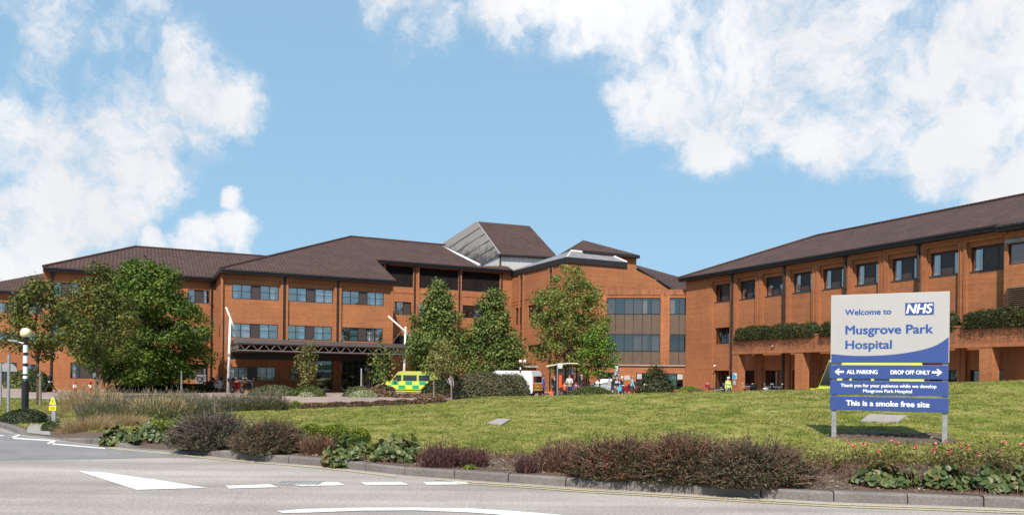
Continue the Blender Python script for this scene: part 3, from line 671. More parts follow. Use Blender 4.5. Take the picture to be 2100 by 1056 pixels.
for k in range(3):
    cu = [['-', '-', '-', '-', 'b'], ['-', 'B', '-', 'w', '-'], ['b', '-', '-', '-', 'B']][k]
    window(Ff, fr, *wu['up'][k], *rows['up'], 'GGPGG', -.2, [['b', '-', '-', '-', 'w'], ['-', 'b', '-', 'W', 'W'], ['-', '-', '-', 'b', 'b']][k])
    window(Ff, fr, *wu['lo'][k], *rows['lo'], 'GGPGG', -.2, [['w', 'W', '-', 'B', '-'], ['-', 'b', '-', 'b', '-'], ['-', 'B', '-', 'W', 'w']][k])
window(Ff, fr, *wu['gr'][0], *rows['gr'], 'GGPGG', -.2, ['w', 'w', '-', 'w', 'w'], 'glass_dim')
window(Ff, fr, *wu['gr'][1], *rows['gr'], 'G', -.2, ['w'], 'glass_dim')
for px in (583, 692): drain(Ff, fr, Ff.u(px), 4.6, 10.3, .02, .1)
for a, b in bays:
    for u_ in (a - .24, b + .04): band(Ff, fr, u_, u_ + .2, 0, 10.35, .0, .09, 'brick', 'pier')
    band(Ff, fr, a, b, 10.0, 10.14, .0, .05)
for px in (850, 942, 1028): drain(Gf, fr, Gf.u(px, 600), .3, 13.3, .06, .1)
for a, b in g_b:
    mb = MB()
    for z in np.arange(11.02, 13.2, .11): mb.q([Gf.pt(a, z, -.08), Gf.pt(b, z, -.08), Gf.pt(b, z + .13, -.2), Gf.pt(a, z + .13, -.2)])
    obj('louvre', mb, 'louvre', fr)
    for u_ in (a - .22, b + .04): band(Gf, fr, u_, u_ + .18, 0, 13.4, 0, .1, 'brick', 'pier')
    band(Gf, fr, a, b, 10.35, 10.42, 0, .04)
for i, (a, b) in enumerate(GW):
    window(Gf, fr, a, b, 8.02, 9.42, ['PGP', 'GP', 'GGG'][i], -.15, [['-', 'w', '-'], ['w', '-'], ['-', 'n', '-']][i], 'glass' if i < 2 else 'glass_dim', ratios=[[.3, 1, 1.2], [1, 1], [1, 1, 1]][i])
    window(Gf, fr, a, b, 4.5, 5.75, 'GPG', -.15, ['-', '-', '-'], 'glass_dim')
# roof: one front slope that runs from the block's low eave up to the ridge, hip on the left, back slope
mb = MB(); uG1 = tg(Go.u(1052, 553)); uRg = tg(Go.u(1052, 553)) + 1
apex_u = 14.53
P = lambda u, w: roof_pt(Fo, ZE, u, w)
mb.slab([P(uL, 0), P(uR, 0), P(uR, WG), P(uG1, WG), P(uG1, WR), P(apex_u, WR)], .16, 0)
bk = lambda u: Fo.pt(u, ZE, -2 * WR)
mb.slab([P(uL, 0), P(apex_u, WR), bk(uL)], .16, 0); mb.slab([P(apex_u, WR), P(uG1, WR), bk(uG1), bk(uL)], .16, 0)
obj('roof', mb, ['roof', 'dark'], fr)
gutter(Fo, fr, uL, uR, ZE); gutter(Go, fr, Go.u(780, 531), Go.u(1050, 553), ZE + PITCH * WG)
mb = MB(); Fl = Fac(0, 0, B, Fo.pt(uL, 0)[:2]); mb.fbox(Fl, -7, 0, ZE - .36, ZE - .03, -.55, .1); obj('gutter', mb, 'dark', fr)
mb = MB()
for a, b in ((P(uL, 0), P(apex_u, WR)), (P(apex_u, WR), P(uG1, WR))): mb.tube(a + [0, 0, .03], b + [0, 0, .03], .13, .13, 6)
obj('ridge_tiles', mb, 'roof', fr)
# side windows of the left flank
Fs = Fac(0, 0, B, Ff.pt(wL, 0)[:2])
mb = MB(); mb.fbox(Fs, -3.2, -2.4, .9, 2.3, .0, .03); obj('door', mb, 'frame', fr)
mb = MB(); mb.fbox(Fs, -2.6, -2.2, 4.9, 5.9, .0, .03); obj('vent', mb, 'louvre', fr)
# entrance: glazed doors, shop panels, notices
Fe = Ff.off(-.30)
mb = MB()
for a in np.linspace(Ff.u(702), Ff.u(798), 9): mb.fbox(Fe, a - .04, a + .04, 0, 3.0, -.05, .05)
mb.fbox(Fe, Ff.u(702), Ff.u(798), 2.3, 2.42, -.045, .045)
dr = obj('entrance_door', mb, 'frame', fr)
mb = MB(); mb.fquad(Fe, Ff.u(702), Ff.u(798), 0, 3, -.02); obj('pane', mb, 'glass_dim', dr)
mb = MB(); mb.fbox(Fe, Ff.u(650), Ff.u(684), .9, 1.0, -.04, .04); mb.fbox(Fe, Ff.u(650), Ff.u(684), 0, .1, -.04, .04); sf = obj('shop_window', mb, 'frame', fr)
mb = MB(); mb.fquad(Fe, Ff.u(650), Ff.u(684), .1, 3, -.02); obj('pane', mb, 'glass_dim', sf)
mb = MB(); mb.fbox(Fe, *[Ff.u(a) for a in (646, 683)], 2.0, 2.5, .06, .1); mb.fbox(Fe, Ff.u(766), Ff.u(798), 2.25, 2.75, .06, .1); mb.fbox(Fe, Ff.u(766), Ff.u(796), 1.7, 1.95, .06, .1); obj('shop_panel', mb, 'shopgreen', fr)
mb = MB(); mb.fbox(Fe, Ff.u(690), Ff.u(702), 2.0, 2.6, .2, .24); mb.fbox(Fe, Ff.u(720), Ff.u(723), 1.35, 1.5, .06, .08); mb.fbox(Fe, Ff.u(724.5), Ff.u(728), 1.3, 1.5, .06, .08); mb.fbox(Fe, Ff.u(748), Ff.u(753), 2.35, 2.45, .3, .32); mb.fbox(Fe, Ff.u(748), Ff.u(757), 1.95, 2.25, .3, .32); obj('notice', mb, 'plate', fr)

# --- entrance canopy: deep fascia over a zigzag truss, carried by two white masts
c0 = np.array([*xy(488, 60.5)]); c1 = np.array([*xy(840, 69.0)])
cang = math.degrees(math.atan2(*(c1 - c0)[::-1])); Cf = Fac(0, 0, cang, c0); clen = float(np.linalg.norm(c1 - c0)); CD = 7.2; ZT = 4.36
cn = thing('entrance_canopy', 'long dark brown truss canopy over the main entrance', 'canopy', (*c0, 0))
bvec = np.array([math.cos(rad(B)), math.sin(rad(B))]) * -1
def cp(u, w, z): q = c0 + Cf.U * u + bvec * w; return np.array([q[0], q[1], z])
mb = MB(); mb.slab([cp(0, 0, ZT), cp(clen, 0, ZT), cp(clen, CD - 1.5, ZT), cp(0, CD, ZT)], .36); obj('roof', mb, 'fascia', cn)
mb = MB(); mb.slab([cp(.3, .3, ZT - .95), cp(clen - .3, .3, ZT - .95), cp(clen - .3, CD - 1.6, ZT - .95), cp(.3, CD - .1, ZT - .95)], .06); mb.slab([cp(.1, CD - .25, ZT - .37), cp(clen - .1, CD - 1.75, ZT - .37), cp(clen - .1, CD - 1.65, ZT - .37), cp(.1, CD - .15, ZT - .37)], 1.15); obj('soffit_and_dark_backing', mb, 'dark', cn)  # second slab: dark strip added behind the trusses, standing in for shade
def truss(p, q, n):
    mb = MB(); z1, z0 = ZT - .36, ZT - .92
    P_ = lambda t, z: np.array([*(p[:2] + (q[:2] - p[:2]) * t), z])
    mb.tube(P_(0, z0), P_(1, z0), .045, .045, 6); mb.tube(P_(0, z1 - .04), P_(1, z1 - .04), .045, .045, 6)
    for i in range(n):
        mb.tube(P_(i / n, z1), P_((i + .5) / n, z0), .032, .032, 5); mb.tube(P_((i + .5) / n, z0), P_((i + 1) / n, z1), .032, .032, 5)
    return obj('truss', mb, 'truss', cn)
for w in (0.12, 1.6, 3.1): truss(cp(.05, w, 0), cp(clen - .05, w, 0), 15)
truss(cp(.08, .1, 0), cp(.08, CD, 0), 7); truss(cp(clen - .08, .1, 0), cp(clen - .08, CD - 1.5, 0), 6)
def mast(px, depth, ztop, boom0, boom1, cable):
    x, y = xy(px, depth); mb = MB(); mb.tube((x - .05, y, -.1), (x + .08, y, ztop), .13, .085, 10); o = obj('mast', mb, 'white', cn, smooth=True)
    d = depth
    def q(p, dd): v = ray(*p) * dd; return (v[0], v[1], v[2] + CZ)
    mb = MB(); mb.tube(q(boom0, d - .4), q(boom1, d + .6), .07, .09, 8); obj('boom', mb, 'white', cn, smooth=True)
    mb = MB(); mb.tube(q(cable[0], d), q(cable[1], d + .3), .025, .025, 6); obj('stay', mb, 'steel', cn)
mast(469, 63.0, 1.65 + (765 - 655) * 63 / F_PX, (463.5, 630), (488, 692), ((464, 660), (461, 705)))
mast(829, 69.4, 1.65 + (767.5 - 670) * 69.4 / F_PX, (796, 648), (851, 698), ((826, 676), (807, 699)))

# --- left wing
lw = thing('hospital_wing', 'three storey brick wing with a long hipped roof behind the round chestnut tree', 'hospital building', (*Lf.P, 0), 'joined brick wings of the hospital')
Lo = Lf.off(.6); ZL = 10.68; lL, lR = Lf.u(87), Lf.u(470)
mb = MB(); W3 = [(385, 429), (290, 345), (188, 240), (108, 160)]
lops = []
lwin = []
for a, b in W3:
    ua, ub = Lf.u(a), Lf.u(b)
    lops += [(ua, ub, 8.2, 9.48), (ua, ub, 4.75, 6.0)]; lwin += [(ua, ub, 8.2, 9.48), (ua, ub, 4.75, 6.0)]
for a, b in ((145, 204), (228, 255), (330, 372), (386, 427)): lops.append((Lf.u(a), Lf.u(b), 1.02, 2.42)); lwin.append((Lf.u(a), Lf.u(b), 1.02, 2.42))
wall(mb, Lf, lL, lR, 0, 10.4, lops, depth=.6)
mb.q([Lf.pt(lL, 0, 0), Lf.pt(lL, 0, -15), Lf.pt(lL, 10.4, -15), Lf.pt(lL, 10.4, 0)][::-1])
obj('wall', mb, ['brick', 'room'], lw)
for i, w in enumerate(lwin): window(Lf, lw, *w, 'GPG', -.14, [['-', '-', 'w'], ['-', '-', '-'], ['w', '-', 'w']][i % 3], 'glass' if w[2] > 2 else 'glass_dim', ratios=[1, 1.3, .9])
band(Lf, lw, lL, lR, 9.95, 10.08, 0, .05)
for px in (105.5, 213, 433): drain(Lf, lw, Lf.u(px), .1, 10.0, .08)
PL_ = lambda u, w: roof_pt(Lo, ZL, u, w)
l0, l1, wr = Lo.u(88, 546), 9.5, 8.5
mb = MB(); mb.slab([PL_(l0, 0), PL_(l1, 0), PL_(l1, wr), PL_(-5.53, wr)], .16); mb.slab([PL_(l0, 0), PL_(-5.53, wr), Lo.pt(l0, ZL, -2 * wr)], .16); mb.slab([PL_(-5.53, wr), PL_(l1, wr), Lo.pt(l1, ZL, -2 * wr), Lo.pt(l0, ZL, -2 * wr)], .16)
obj('roof', mb, 'roof', lw)
mb = MB(); mb.tube(PL_(l0, 0) + [0, 0, .03], PL_(-5.53, wr) + [0, 0, .03], .12, .12, 6); mb.tube(PL_(-5.53, wr) + [0, 0, .03], PL_(l1, wr) + [0, 0, .03], .12, .12, 6); obj('ridge_tiles', mb, 'roof', lw)
gutter(Lo, lw, l0, Lo.u(438, 570), ZL)
ac0 = Lf.pt(Lf.u(410, 788), 0, .5)
ac = thing('air_conditioner', 'grey boxed air conditioning unit with a round fan against the brick wall', 'air conditioner', ac0)
mb = MB(); mb.fbox(Lf, Lf.u(400.5, 788), Lf.u(421, 788), .62, 1.42, .2, .75); obj('case', mb, 'plate', ac, bevel=.02)
mb = MB(); cc = Lf.pt(Lf.u(408, 788), 1.02, .76); mb.disc(cc, (*Lf.N, 0), .30, .02, 20); fan = obj('fan_grille', mb, 'dark', ac)
mb = MB()
for k in range(6):
    t_ = k * math.pi / 6; e_ = np.array([*(Lf.U * math.cos(t_) * .28), math.sin(t_) * .28]); f_ = np.array([*(Lf.N * .015), 0]); mb.tube(cc - e_ + f_, cc + e_ + f_, .012, .012, 4)
obj('guard', mb, 'plate', fan)
mb = MB(); mb.fbox(Lf, Lf.u(401.5, 788), Lf.u(404, 788), 0, .62, .25, .7); mb.fbox(Lf, Lf.u(417.5, 788), Lf.u(420, 788), 0, .62, .25, .7); obj('stand', mb, 'steel', ac)

# --- far left wing
fl = thing('hospital_wing', 'farthest left brick wing with a low tiled roof seen through the thin maple', 'hospital building', (*LLf.P, 0), 'joined brick wings of the hospital')
LLo = LLf.off(.6); q0, q1 = LLf.u(-150), LLf.u(130)
mb = MB(); fo = []
for a, b in ((-60, -20), (-5, 40), (57, 100)):
    fo += [(LLf.u(a, 690), LLf.u(b, 690), 8.4, 9.68), (LLf.u(a, 690), LLf.u(b, 690), 5.2, 6.12)]
fo += [(LLf.u(-4, 770), LLf.u(34, 770), 0, 2.6), (LLf.u(56, 770), LLf.u(80, 770), 1, 2.4)]
wall(mb, LLf, q0, q1, 0, 10.6, fo, depth=.6); obj('wall', mb, ['brick', 'room'], fl)
for a, b, c, d in fo[:6] + fo[7:]: window(LLf, fl, a, b, c, d, 'GPG', -.14, ['w', '-', '-'], 'glass')
a, b, c, d = fo[6]; window(LLf, fl, a, b, c, d, 'GGGG', -.2, None, 'glass_dim')
mb = MB(); cu = (a + b) / 2; rr = (b - a) / 2 + .1
arc = [LLf.pt(cu + rr * math.cos(t), 1.55 + rr * 1.0 * math.sin(t), .25) for t in np.linspace(0, math.pi, 20)]
mb.q(arc); mb.q([p - np.array([*LLf.N * .12, 0]) for p in arc][::-1])
for i in range(19): mb.q([arc[i + 1], arc[i], arc[i] - np.array([*LLf.N * .12, 0]), arc[i + 1] - np.array([*LLf.N * .12, 0])])
obj('arched_porch_hood', mb, 'plate', fl)
mb = MB(); PLL = lambda u, w: roof_pt(LLo, 11.0, u, w)
ul = LLo.u(-76, 595); mb.slab([PLL(ul, 0), PLL(q1 + 4, 0), PLL(q1 + 4, 9), PLL(ul + 9, 9)], .16); mb.slab([PLL(ul, 0), PLL(ul + 9, 9), LLo.pt(ul, 11, -18)], .16); mb.slab([PLL(ul + 9, 9), PLL(q1 + 4, 9), LLo.pt(q1 + 4, 11, -18), LLo.pt(ul, 11, -18)], .16); obj('roof', mb, 'roof', fl)
gutter(LLo, fl, ul, q1, 11.0); band(LLf, fl, q0, q1, 10.05, 10.15, 0, .05); drain(LLf, fl, LLf.u(51), .1, 10.2, .08)

# --- atrium tower behind the main ridge
tw = thing('hospital_tower', 'tall roof lantern with a streaked sloping glazed end above the main roof', 'roof tower', (*xy(1050, 96), 0))
def dp(px, py, d): v = ray(px, py) * d; return np.array([v[0], v[1], v[2] + CZ])
T0, T1 = dp(977, 454, 96), dp(1086, 463.5, 100.6); E0, E1 = dp(1025, 521, 88), dp(1144, 527, 92.4)
G0, G1_ = dp(901, 503.5, 93.5), dp(984, 544, 86.2)
mb = MB(); mb.slab([E0, E1, T1, T0], .18); bk0, bk1 = T0 + (T0 - E0) * [1, 1, -1], T1 + (T1 - E1) * [1, 1, -1]
mb.slab([T0, T1, bk1, bk0], .18); mb.slab([E1, bk1, T1], .18); obj('roof', mb, 'roof', tw)
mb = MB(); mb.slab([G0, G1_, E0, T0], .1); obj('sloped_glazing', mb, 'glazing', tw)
mb = MB(); mb.tube(G0, G1_, .17, .17, 6); obj('white_flashing', mb, 'white', tw)
mb = MB(); mb.tube(T0 + [0, 0, .05], E0 + [0, 0, .05], .07, .07, 6); obj('hip_flashing', mb, 'plate', tw)
mb = MB()
for t in (.2, .4, .6, .8):
    a_, b_ = G0 + (G1_ - G0) * t, T0 + (E0 - T0) * t; mb.tube(a_ + [0, -.05, .05], b_ + [0, -.05, .05], .05, .05, 5)
obj('glazing_bar', mb, 'panel', tw)
mb = MB(); dn = np.array([0, 0, -1.55])
mb.q([G1_ + [0, .1, -.05], E0 + [0, .25, -.1], E0 + [0, .25, 0] + dn]); mb.q([E0 + [0, .3, -.15] + dn, E1 + [0, .3, -.15] + dn, E1 + [0, .3, -.15], E0 + [0, .3, -.15]]); obj('cladding', mb, 'clad', tw)
mb = MB()
for t in np.linspace(.08, .96, 12):
    p = E0 + (E1 - E0) * t + [0, .29, -.2]; mb.tube(p, p + [0, 0, -5], .018, .018, 4)
obj('cladding_joint', mb, 'plate', tw)
mb = MB(); mb.tube(E0 + [0, 0, -.12], E1 + [0, 0, -.12], .16, .16, 6); mb.tube(E0 + [.05, .2, -.1], E0 + [.05, .2, -5], .09, .09, 6); obj('gutter', mb, 'dark', tw)

# --- middle block with the pyramid-capped stair tower
M1, M2 = Fac(1161, 77.1, B), Fac(1161, 77.1, A)
mw = thing('hospital_wing', 'windowless upper brick block with a dark fascia behind the tall loose tree', 'hospital building', (*M1.P, 0), 'joined brick wings of the hospital')
mb = MB(); a1 = M1.u(1046, 600) - .3
mo = []
for a, b, z0, z1 in ((1057, 1068, 7.4, 9.3), (1083, 1115, 7.75, 9.35), (1083, 1118, 4.2, 5.0), (1057, 1068, 4.2, 5.0)): mo.append((M1.u(a, 640), M1.u(b, 640), z0, z1))
wall(mb, M1, a1, 0, 0, 13.0, mo, depth=.6)
uu = lambda px, py: M2.hit(px, py)
u2e0 = uu(1285, 551)[0]; k3 = uu(1346, 573)
mb.q([M2.pt(0, 0), M2.pt(k3[0] + 3.0, 0), M2.pt(k3[0] + 3.0, 10.5), M2.pt(*uu(1376, 592)), M2.pt(*k3), M2.pt(uu(1305, 550)[0], uu(1305, 550)[1]), M2.pt(uu(1286, 551)[0], 13.0), M2.pt(0, 13.0)])
kb = M2.off(-1.36); k2 = kb.hit(1305, 535)[0]; kl = kb.hit(1199, 512)[0]
mb.q([M2.pt(kl, 12, -1.36), M2.pt(k2, 12, -1.36), M2.pt(k2, 14.75, -1.36), M2.pt(kl, 14.75, -1.36)])
mb.q([M2.pt(u2e0, 12.9, -.01), M2.pt(k2, 12.9, -.01), M2.pt(k2, 12.9, -1.4), M2.pt(u2e0, 12.9, -1.4)])
mb.q([M2.pt(k2, 10, -1.36), M2.pt(k2, 10, -7), M2.pt(k2, 14.75, -7), M2.pt(k2, 14.75, -1.36)])
mb.q([M2.pt(kl, 12, -1.36), M2.pt(kl, 12, -7), M2.pt(kl, 14.75, -7), M2.pt(kl, 14.75, -1.36)][::-1])
obj('wall', mb, ['brick', 'room'], mw)
for i, (a, b, z0, z1) in enumerate(mo): window(M1, mw, a, b, z0, z1, 'GPGP' if b - a > 2 else 'G', -.15, None, 'glass_dim', False)
for px in (1070, 1130): drain(M1, mw, M1.u(px, 600), .2, 12.5, .02, .09)
for px in (1066, 1074, 1126.5, 1134): band(M1, mw, M1.u(px, 600) - .09, M1.u(px, 600) + .09, 0, 12.9, 0, .1, 'brick', 'pier')
band(M1, mw, a1, 0, 9.98, 10.06, 0, .035)
band(M1, mw, a1, 0, 9.65, 9.72, 0, .03)
mb = MB(); mb.fbox(M1, a1, .02, 12.98, 13.56, -.3, .14); mb.fbox(M2, -.14, uu(1285, 540)[0], 12.98, 13.56, .01, .14); obj('fascia', mb, 'dark', mw)
u2e = uu(1285, 540)[0]
c = [M2.pt(-.1, 13.56, .1), M2.pt(u2e, 13.56, .1), M2.pt(u2e - 1.2, 14.45, -1.3), M2.pt(1.2, 14.45, -1.3), M1.pt(a1, 13.56, .1), M1.pt(a1, 14.2, -1.4)]
mb = MB(); mb.q([c[0], c[1], c[2], c[3]]); mb.q([c[4], c[0], c[3], c[5]]); mb.q([c[3], c[2], c[2] + [0, 4, 0], c[5] + [0, 2, 0], c[5]]); obj('lead_roof', mb, 'lead', mw)
mb = MB(); mb.tube(c[3], c[2], .11, .11, 6); mb.tube(c[2], c[1], .09, .09, 6); mb.tube(c[0], c[3], .05, .05, 6); obj('white_edge_trim', mb, 'white', mw)
mb = MB(); Mo = M2.off(-.95); e0, e1 = Mo.hit(1197, 512), Mo.hit(1312, 524); ze = (e0[1] + e1[1]) / 2; wd = e1[0] - e0[0]
ap = Mo.pt(e0[0] + wd * .27, ze + 1.65, -wd * .45); cn4 = [Mo.pt(e0[0], ze), Mo.pt(e1[0], ze), Mo.pt(e1[0], ze, -wd * .9), Mo.pt(e0[0], ze, -wd * .9)]
for i in range(4): mb.slab([cn4[i], cn4[(i + 1) % 4], ap], .12)
obj('pyramid_roof', mb, 'roof', mw)
mb = MB(); mb.fbox(Mo, e0[0], e1[0], ze - .32, ze - .04, -.6, .06); obj('gutter', mb, 'dark', mw)
mb = MB(); mb.slab([dp(1306, 549.5, 81), dp(1346, 573, 82.3), dp(1376, 592, 83), dp(1430, 600, 92), dp(1430, 578, 94), dp(1392, 567.5, 93), dp(1305, 543.5, 90)], .15); obj('side_roof', mb, 'roof', mw)
mb = MB(); mb.tube(dp(1306, 550, 80.8), dp(1346, 573.5, 82.1), .09, .09, 6); mb.tube(dp(1346, 574, 82.1), dp(1376, 592, 82.8), .16, .12, 6); obj('verge', mb, 'dark', mw)

# --- glazed link block
Kf = Fac(1325, 73.5, -6)
kw = thing('hospital_wing', 'narrow link block faced with bronze glazing between two plain brick walls', 'hospital building', (*Kf.P, 0), 'joined brick wings of the hospital')
mb = MB(); ku = lambda px: Kf.u(px, 690)
glz = [(ku(1243.5), ku(1354)), (ku(1373), ku(1412))]
kops = [(a, b, 2.85, 9.2) for a, b in glz] + [(ku(1233), ku(1264), .0, 2.05), (ku(1305), ku(1344), .5, 2.02), (ku(1363), ku(1402), .5, 2.02)]
wall(mb, Kf, ku(1226), ku(1420), 0, 9.45, kops, depth=.6)
mb.q([Kf.pt(ku(1226), 0), Kf.pt(ku(1226), 0, -6), Kf.pt(ku(1226), 9.45, -6), Kf.pt(ku(1226), 9.45)][::-1])
obj('wall', mb, ['brick', 'room'], kw)
mb = MB(); mb.fbox(Kf, ku(1225), ku(1420), 9.45, 9.98, -.4, .06); obj('parapet', mb, 'brick_stain', kw)
mb = MB(); mb.fbox(Kf, ku(1226), ku(1420), 2.70, 2.82, .0, .14); obj('ledge', mb, 'concrete', kw)
for gi, (a, b) in enumerate(glz):
    n = 6 if gi == 0 else 2
    for zz0, zz1 in ((7.62, 9.2), (4.08, 5.72)):
        top_ = zz1 > 8
        window(Kf, kw, a, b, zz0, zz1, 'G' * n, -.12, (['S', '-', 'S', 'S', 'w', 'S'] if top_ else ['-', '-', '-', 'S', 's', 'S']) if n == 6 else (['w', '-'] if top_ else ['-', '-']), 'glass_mid' if top_ or gi == 0 else 'glass_dim', False)
    for zz0, zz1 in ((5.72, 7.62), (2.85, 4.08)):
        mb = MB()
        for i in range(n): x0 = a + (b - a) * i / n; mb.fbox(Kf, x0 + .02, x0 + (b - a) / n - .02, zz0 + .02, zz1 - .02, -.16, -.1)
        obj('spandrel', mb, 'spandrel', kw)
for a, b in ((1354.5, 1360), (1367, 1372.5), (1236, 1242)): band(Kf, kw, ku(a), ku(b), 2.85, 9.45, 0, .12, 'brick', 'pier')
window(Kf, kw, *kops[2], 'GG', -.12, None, 'glass_dim', False)
window(Kf, kw, *kops[3], 'GG', -.12, ['-', 'G'], 'glass_dim', ratios=[.4, .6], transom=False)
window(Kf, kw, *kops[4], 'GG', -.12, ['G', '-'], 'glass_dim', ratios=[.65, .35], transom=False)
mb = MB()
for a, b in ((1307, 1317), (1390, 1401)): mb.fbox(Kf, ku(a), ku(b), 1.45, 1.95, -.06, -.04)
mb.fbox(Kf, ku(1281), ku(1293), 1.35, 1.78, 0, .04); obj('notice', mb, 'signwhite', kw)

# --- right wing
Rf = Fac(1405, 72.8, B); Ro = Rf.off(.5); ZR = 11.02
rw = thing('hospital_wing', 'right hand brick wing with a planted balcony, receding towards the welcome sign', 'hospital building', (*Rf.P, 0), 'joined brick wings of the hospital')
bnd = [6.27, 9.27, 12.23, 15.17, 18.11, 21.1, 23.95, 26.85]
rb = [(3.65, 5.95)] + [(b + .52, b + 2.72) for b in bnd]
END = 46.0; rb[-1] = (27.2, 29.55)
mb = MB(); wall(mb, Rf, 0, END, 0, 11.0, [(a, b, .0, 10.28) for a, b in rb], depth=.22, back=False)
wz = (8.45, 9.98)
for i, (a, b) in enumerate(rb):
    ops = [(a + .12, b - .02, *wz), (a + .15, b - .1, .35, 2.3)]
    if i == 0: ops.append((a + .2, b - .1, 4.65, 6.12))
    wall(mb, Rf, a, b, 0, 10.28, ops, depth=.75, o=-.22)
mb.q([Rf.pt(0, 0), Rf.pt(0, 11), Rf.pt(0, 11, -16), Rf.pt(0, 0, -16)])
obj('wall', mb, ['brick', 'room'], rw)
for i, (a, b) in enumerate(rb):
    if i in (1, 2):
        window(Rf, rw, a + .12, b - .02, *wz, 'GPG', -.45, ['w', '-', 'w'], 'glass', False, head=.62)
    else: window(Rf, rw, a + .12, b - .02, *wz, 'GPG' if i != 8 else 'GPP', -.45, ['W' if i in (3, 4) else 'w', '-', 'W' if i in (3, 4) else '-'] if i else ['-', '-', '-'], 'glass' if i else 'glass_dim', False, head=.1, ratios=[.9, 1.2, .75])
    window(Rf, rw, a + .15, b - .1, .35, 2.3, 'GGG', -.4, ['-', 'b', '-'] if i == 2 else None, 'glass_dim', False)
    band(Rf, rw, a - .1, b + .05, 10.28, 10.40, 0, .05)
    band(Rf, rw, a + .1, b, 8.36, 8.45, -.46, -.2, 'panel', 'sill')
a, b = rb[0]; window(Rf, rw, a + .2, b - .1, 4.65, 6.12, 'GGG', -.4, None, 'glass_dim', False)
for i, u_ in enumerate(bnd):
    if i % 2 == 0: drain(Rf, rw, u_, .2, 10.55, .06, .1)
    else: band(Rf, rw, u_ - .03, u_ + .03, 0, 10.9, -.01, .06, 'brick', 'pier')
    band(Rf, rw, u_ + .2, u_ + .38, 0, 10.25, 0, .06, 'soldier', 'pier')
band(Rf, rw, 3.2, 3.26, 0, 10.9, 0, .05, 'brick', 'pier')
# projecting bay at the right
mb = MB(); pb = (29.75, END)
wall(mb, Rf, *pb, 0, 10.9, [(29.95, 33.3, 8.5, 9.75)], depth=.5, o=.35); mb.q([Rf.pt(29.75, 0, 0), Rf.pt(29.75, 0, .35), Rf.pt(29.75, 10.9, .35), Rf.pt(29.75, 10.9, 0)]); obj('bay_wall', mb, ['brick', 'room'], rw)
window(Rf, rw, 29.95, 33.3, 8.5, 9.75, 'GG', .15, None, 'glass_dim', False)
band(Rf, rw, 29.9, 34, 9.76, 9.98, .35, .55, 'lead', 'lintel')
band(Rf, rw, 29.55, 29.95, 10.35, 10.8, .0, .55, 'soldier', 'corbel')
mb = MB()
for z in np.arange(6.0, 7.1, .12): mb.q([Rf.pt(30.0, z, .55), Rf.pt(33.5, z, .55), Rf.pt(33.5, z + .13, .37), Rf.pt(30.0, z + .13, .37)])
obj('louvre', mb, 'spandrel', rw)
PR = lambda u, w: roof_pt(Ro, ZR, u, w)
mb = MB(); rwr = 7.75; mb.slab([PR(-.5, 0), PR(END, 0), PR(END, rwr), PR(8.9, rwr)], .16); mb.slab([PR(8.9, rwr), Ro.pt(-.5, ZR, -2 * rwr), PR(-.5, 0)], .16); mb.slab([PR(8.9, rwr), PR(END, rwr), Ro.pt(END, ZR, -2 * rwr), Ro.pt(-.5, ZR, -2 * rwr)], .16)
mb.slab([PR(29.6, -.45), PR(END, -.45), PR(END, .1), PR(29.6, .1)], .12)
obj('roof', mb, 'roof', rw); gutter(Ro, rw, -.5, 29.6, ZR); gutter(Ro.off(.45), rw, 29.6, END, ZR - .19)
mb = MB(); mb.tube(PR(-.5, 0) + [0, 0, .03], PR(8.9, rwr) + [0, 0, .03], .12, .12, 6); mb.tube(PR(8.9, rwr) + [0, 0, .03], PR(END, rwr) + [0, 0, .03], .12, .12, 6); obj('ridge_tiles', mb, 'roof', rw)
# arcade carrying the planter
Pf = Rf.off(2.0); p0 = 8.5
mb = MB(); mb.fbox(Pf, p0, END, 3.6, 4.85, -.45, 0); mb.fbox(Pf, p0, p0 + .3, 3.6, 4.85, -2.0, -.45); obj('planter_beam', mb, 'brick_stain', rw)
mb = MB(); mb.fbox(Pf, p0 + .3, END, 3.75, 4.0, -1.98, -.46); obj('balcony_slab', mb, 'dark', rw)
mb = MB(); mb.fbox(Pf, p0, END, 4.85, 4.95, -.5, .04); mb.fbox(Pf, p0 - .003, END, 3.6, 3.83, -.3, .03); obj('soldier_course', mb, 'soldier', rw)
for u_ in (p0, 15.25, 22.3, 29.35, 36.4): mb = MB(); mb.fbox(Pf, u_, u_ + .75, 0, 3.6, -.72, -.003); obj('arcade_pier', mb, 'brick', rw)
mb = MB(); mb.ball(Pf.pt(13.1, 4.15, .12), .09, 8); mb.tube(Pf.pt(13.1, 4.15, 0), Pf.pt(13.1, 4.15, .12), .03); obj('wall_lamp', mb, 'plate', rw)
mb = MB(); mb.tube(Rf.pt(4.2, 2.75, 0), Rf.pt(4.2, 2.75, .12), .05); mb.ball(Rf.pt(4.2, 2.7, .14), .08, 8); obj('wall_lamp', mb, 'white', rw)
mb = MB(); mb.fbox(Pf, 8.62, 9.05, 1.55, 2.05, .01, .05); ps = solo('parking_sign', mb, 'white', 'small blue and white parking sign on the first arcade pier', 'sign')
mb = MB(); mb.fbox(Pf, 8.65, 9.02, 1.6, 1.9, .052, .06); mb.fbox(Pf, 8.65, 8.86, 1.72, 2.02, .0605, .064); obj('blue_field', mb, cloth('parking_blue', (.03, .35, .62)), ps)
mb = MB(); mb.fbox(Pf, 8.68, 8.98, 1.05, 1.45, .01, .04); solo('notice_plate', mb, 'signwhite', 'small white notice under the parking sign on the arcade pier', 'sign')

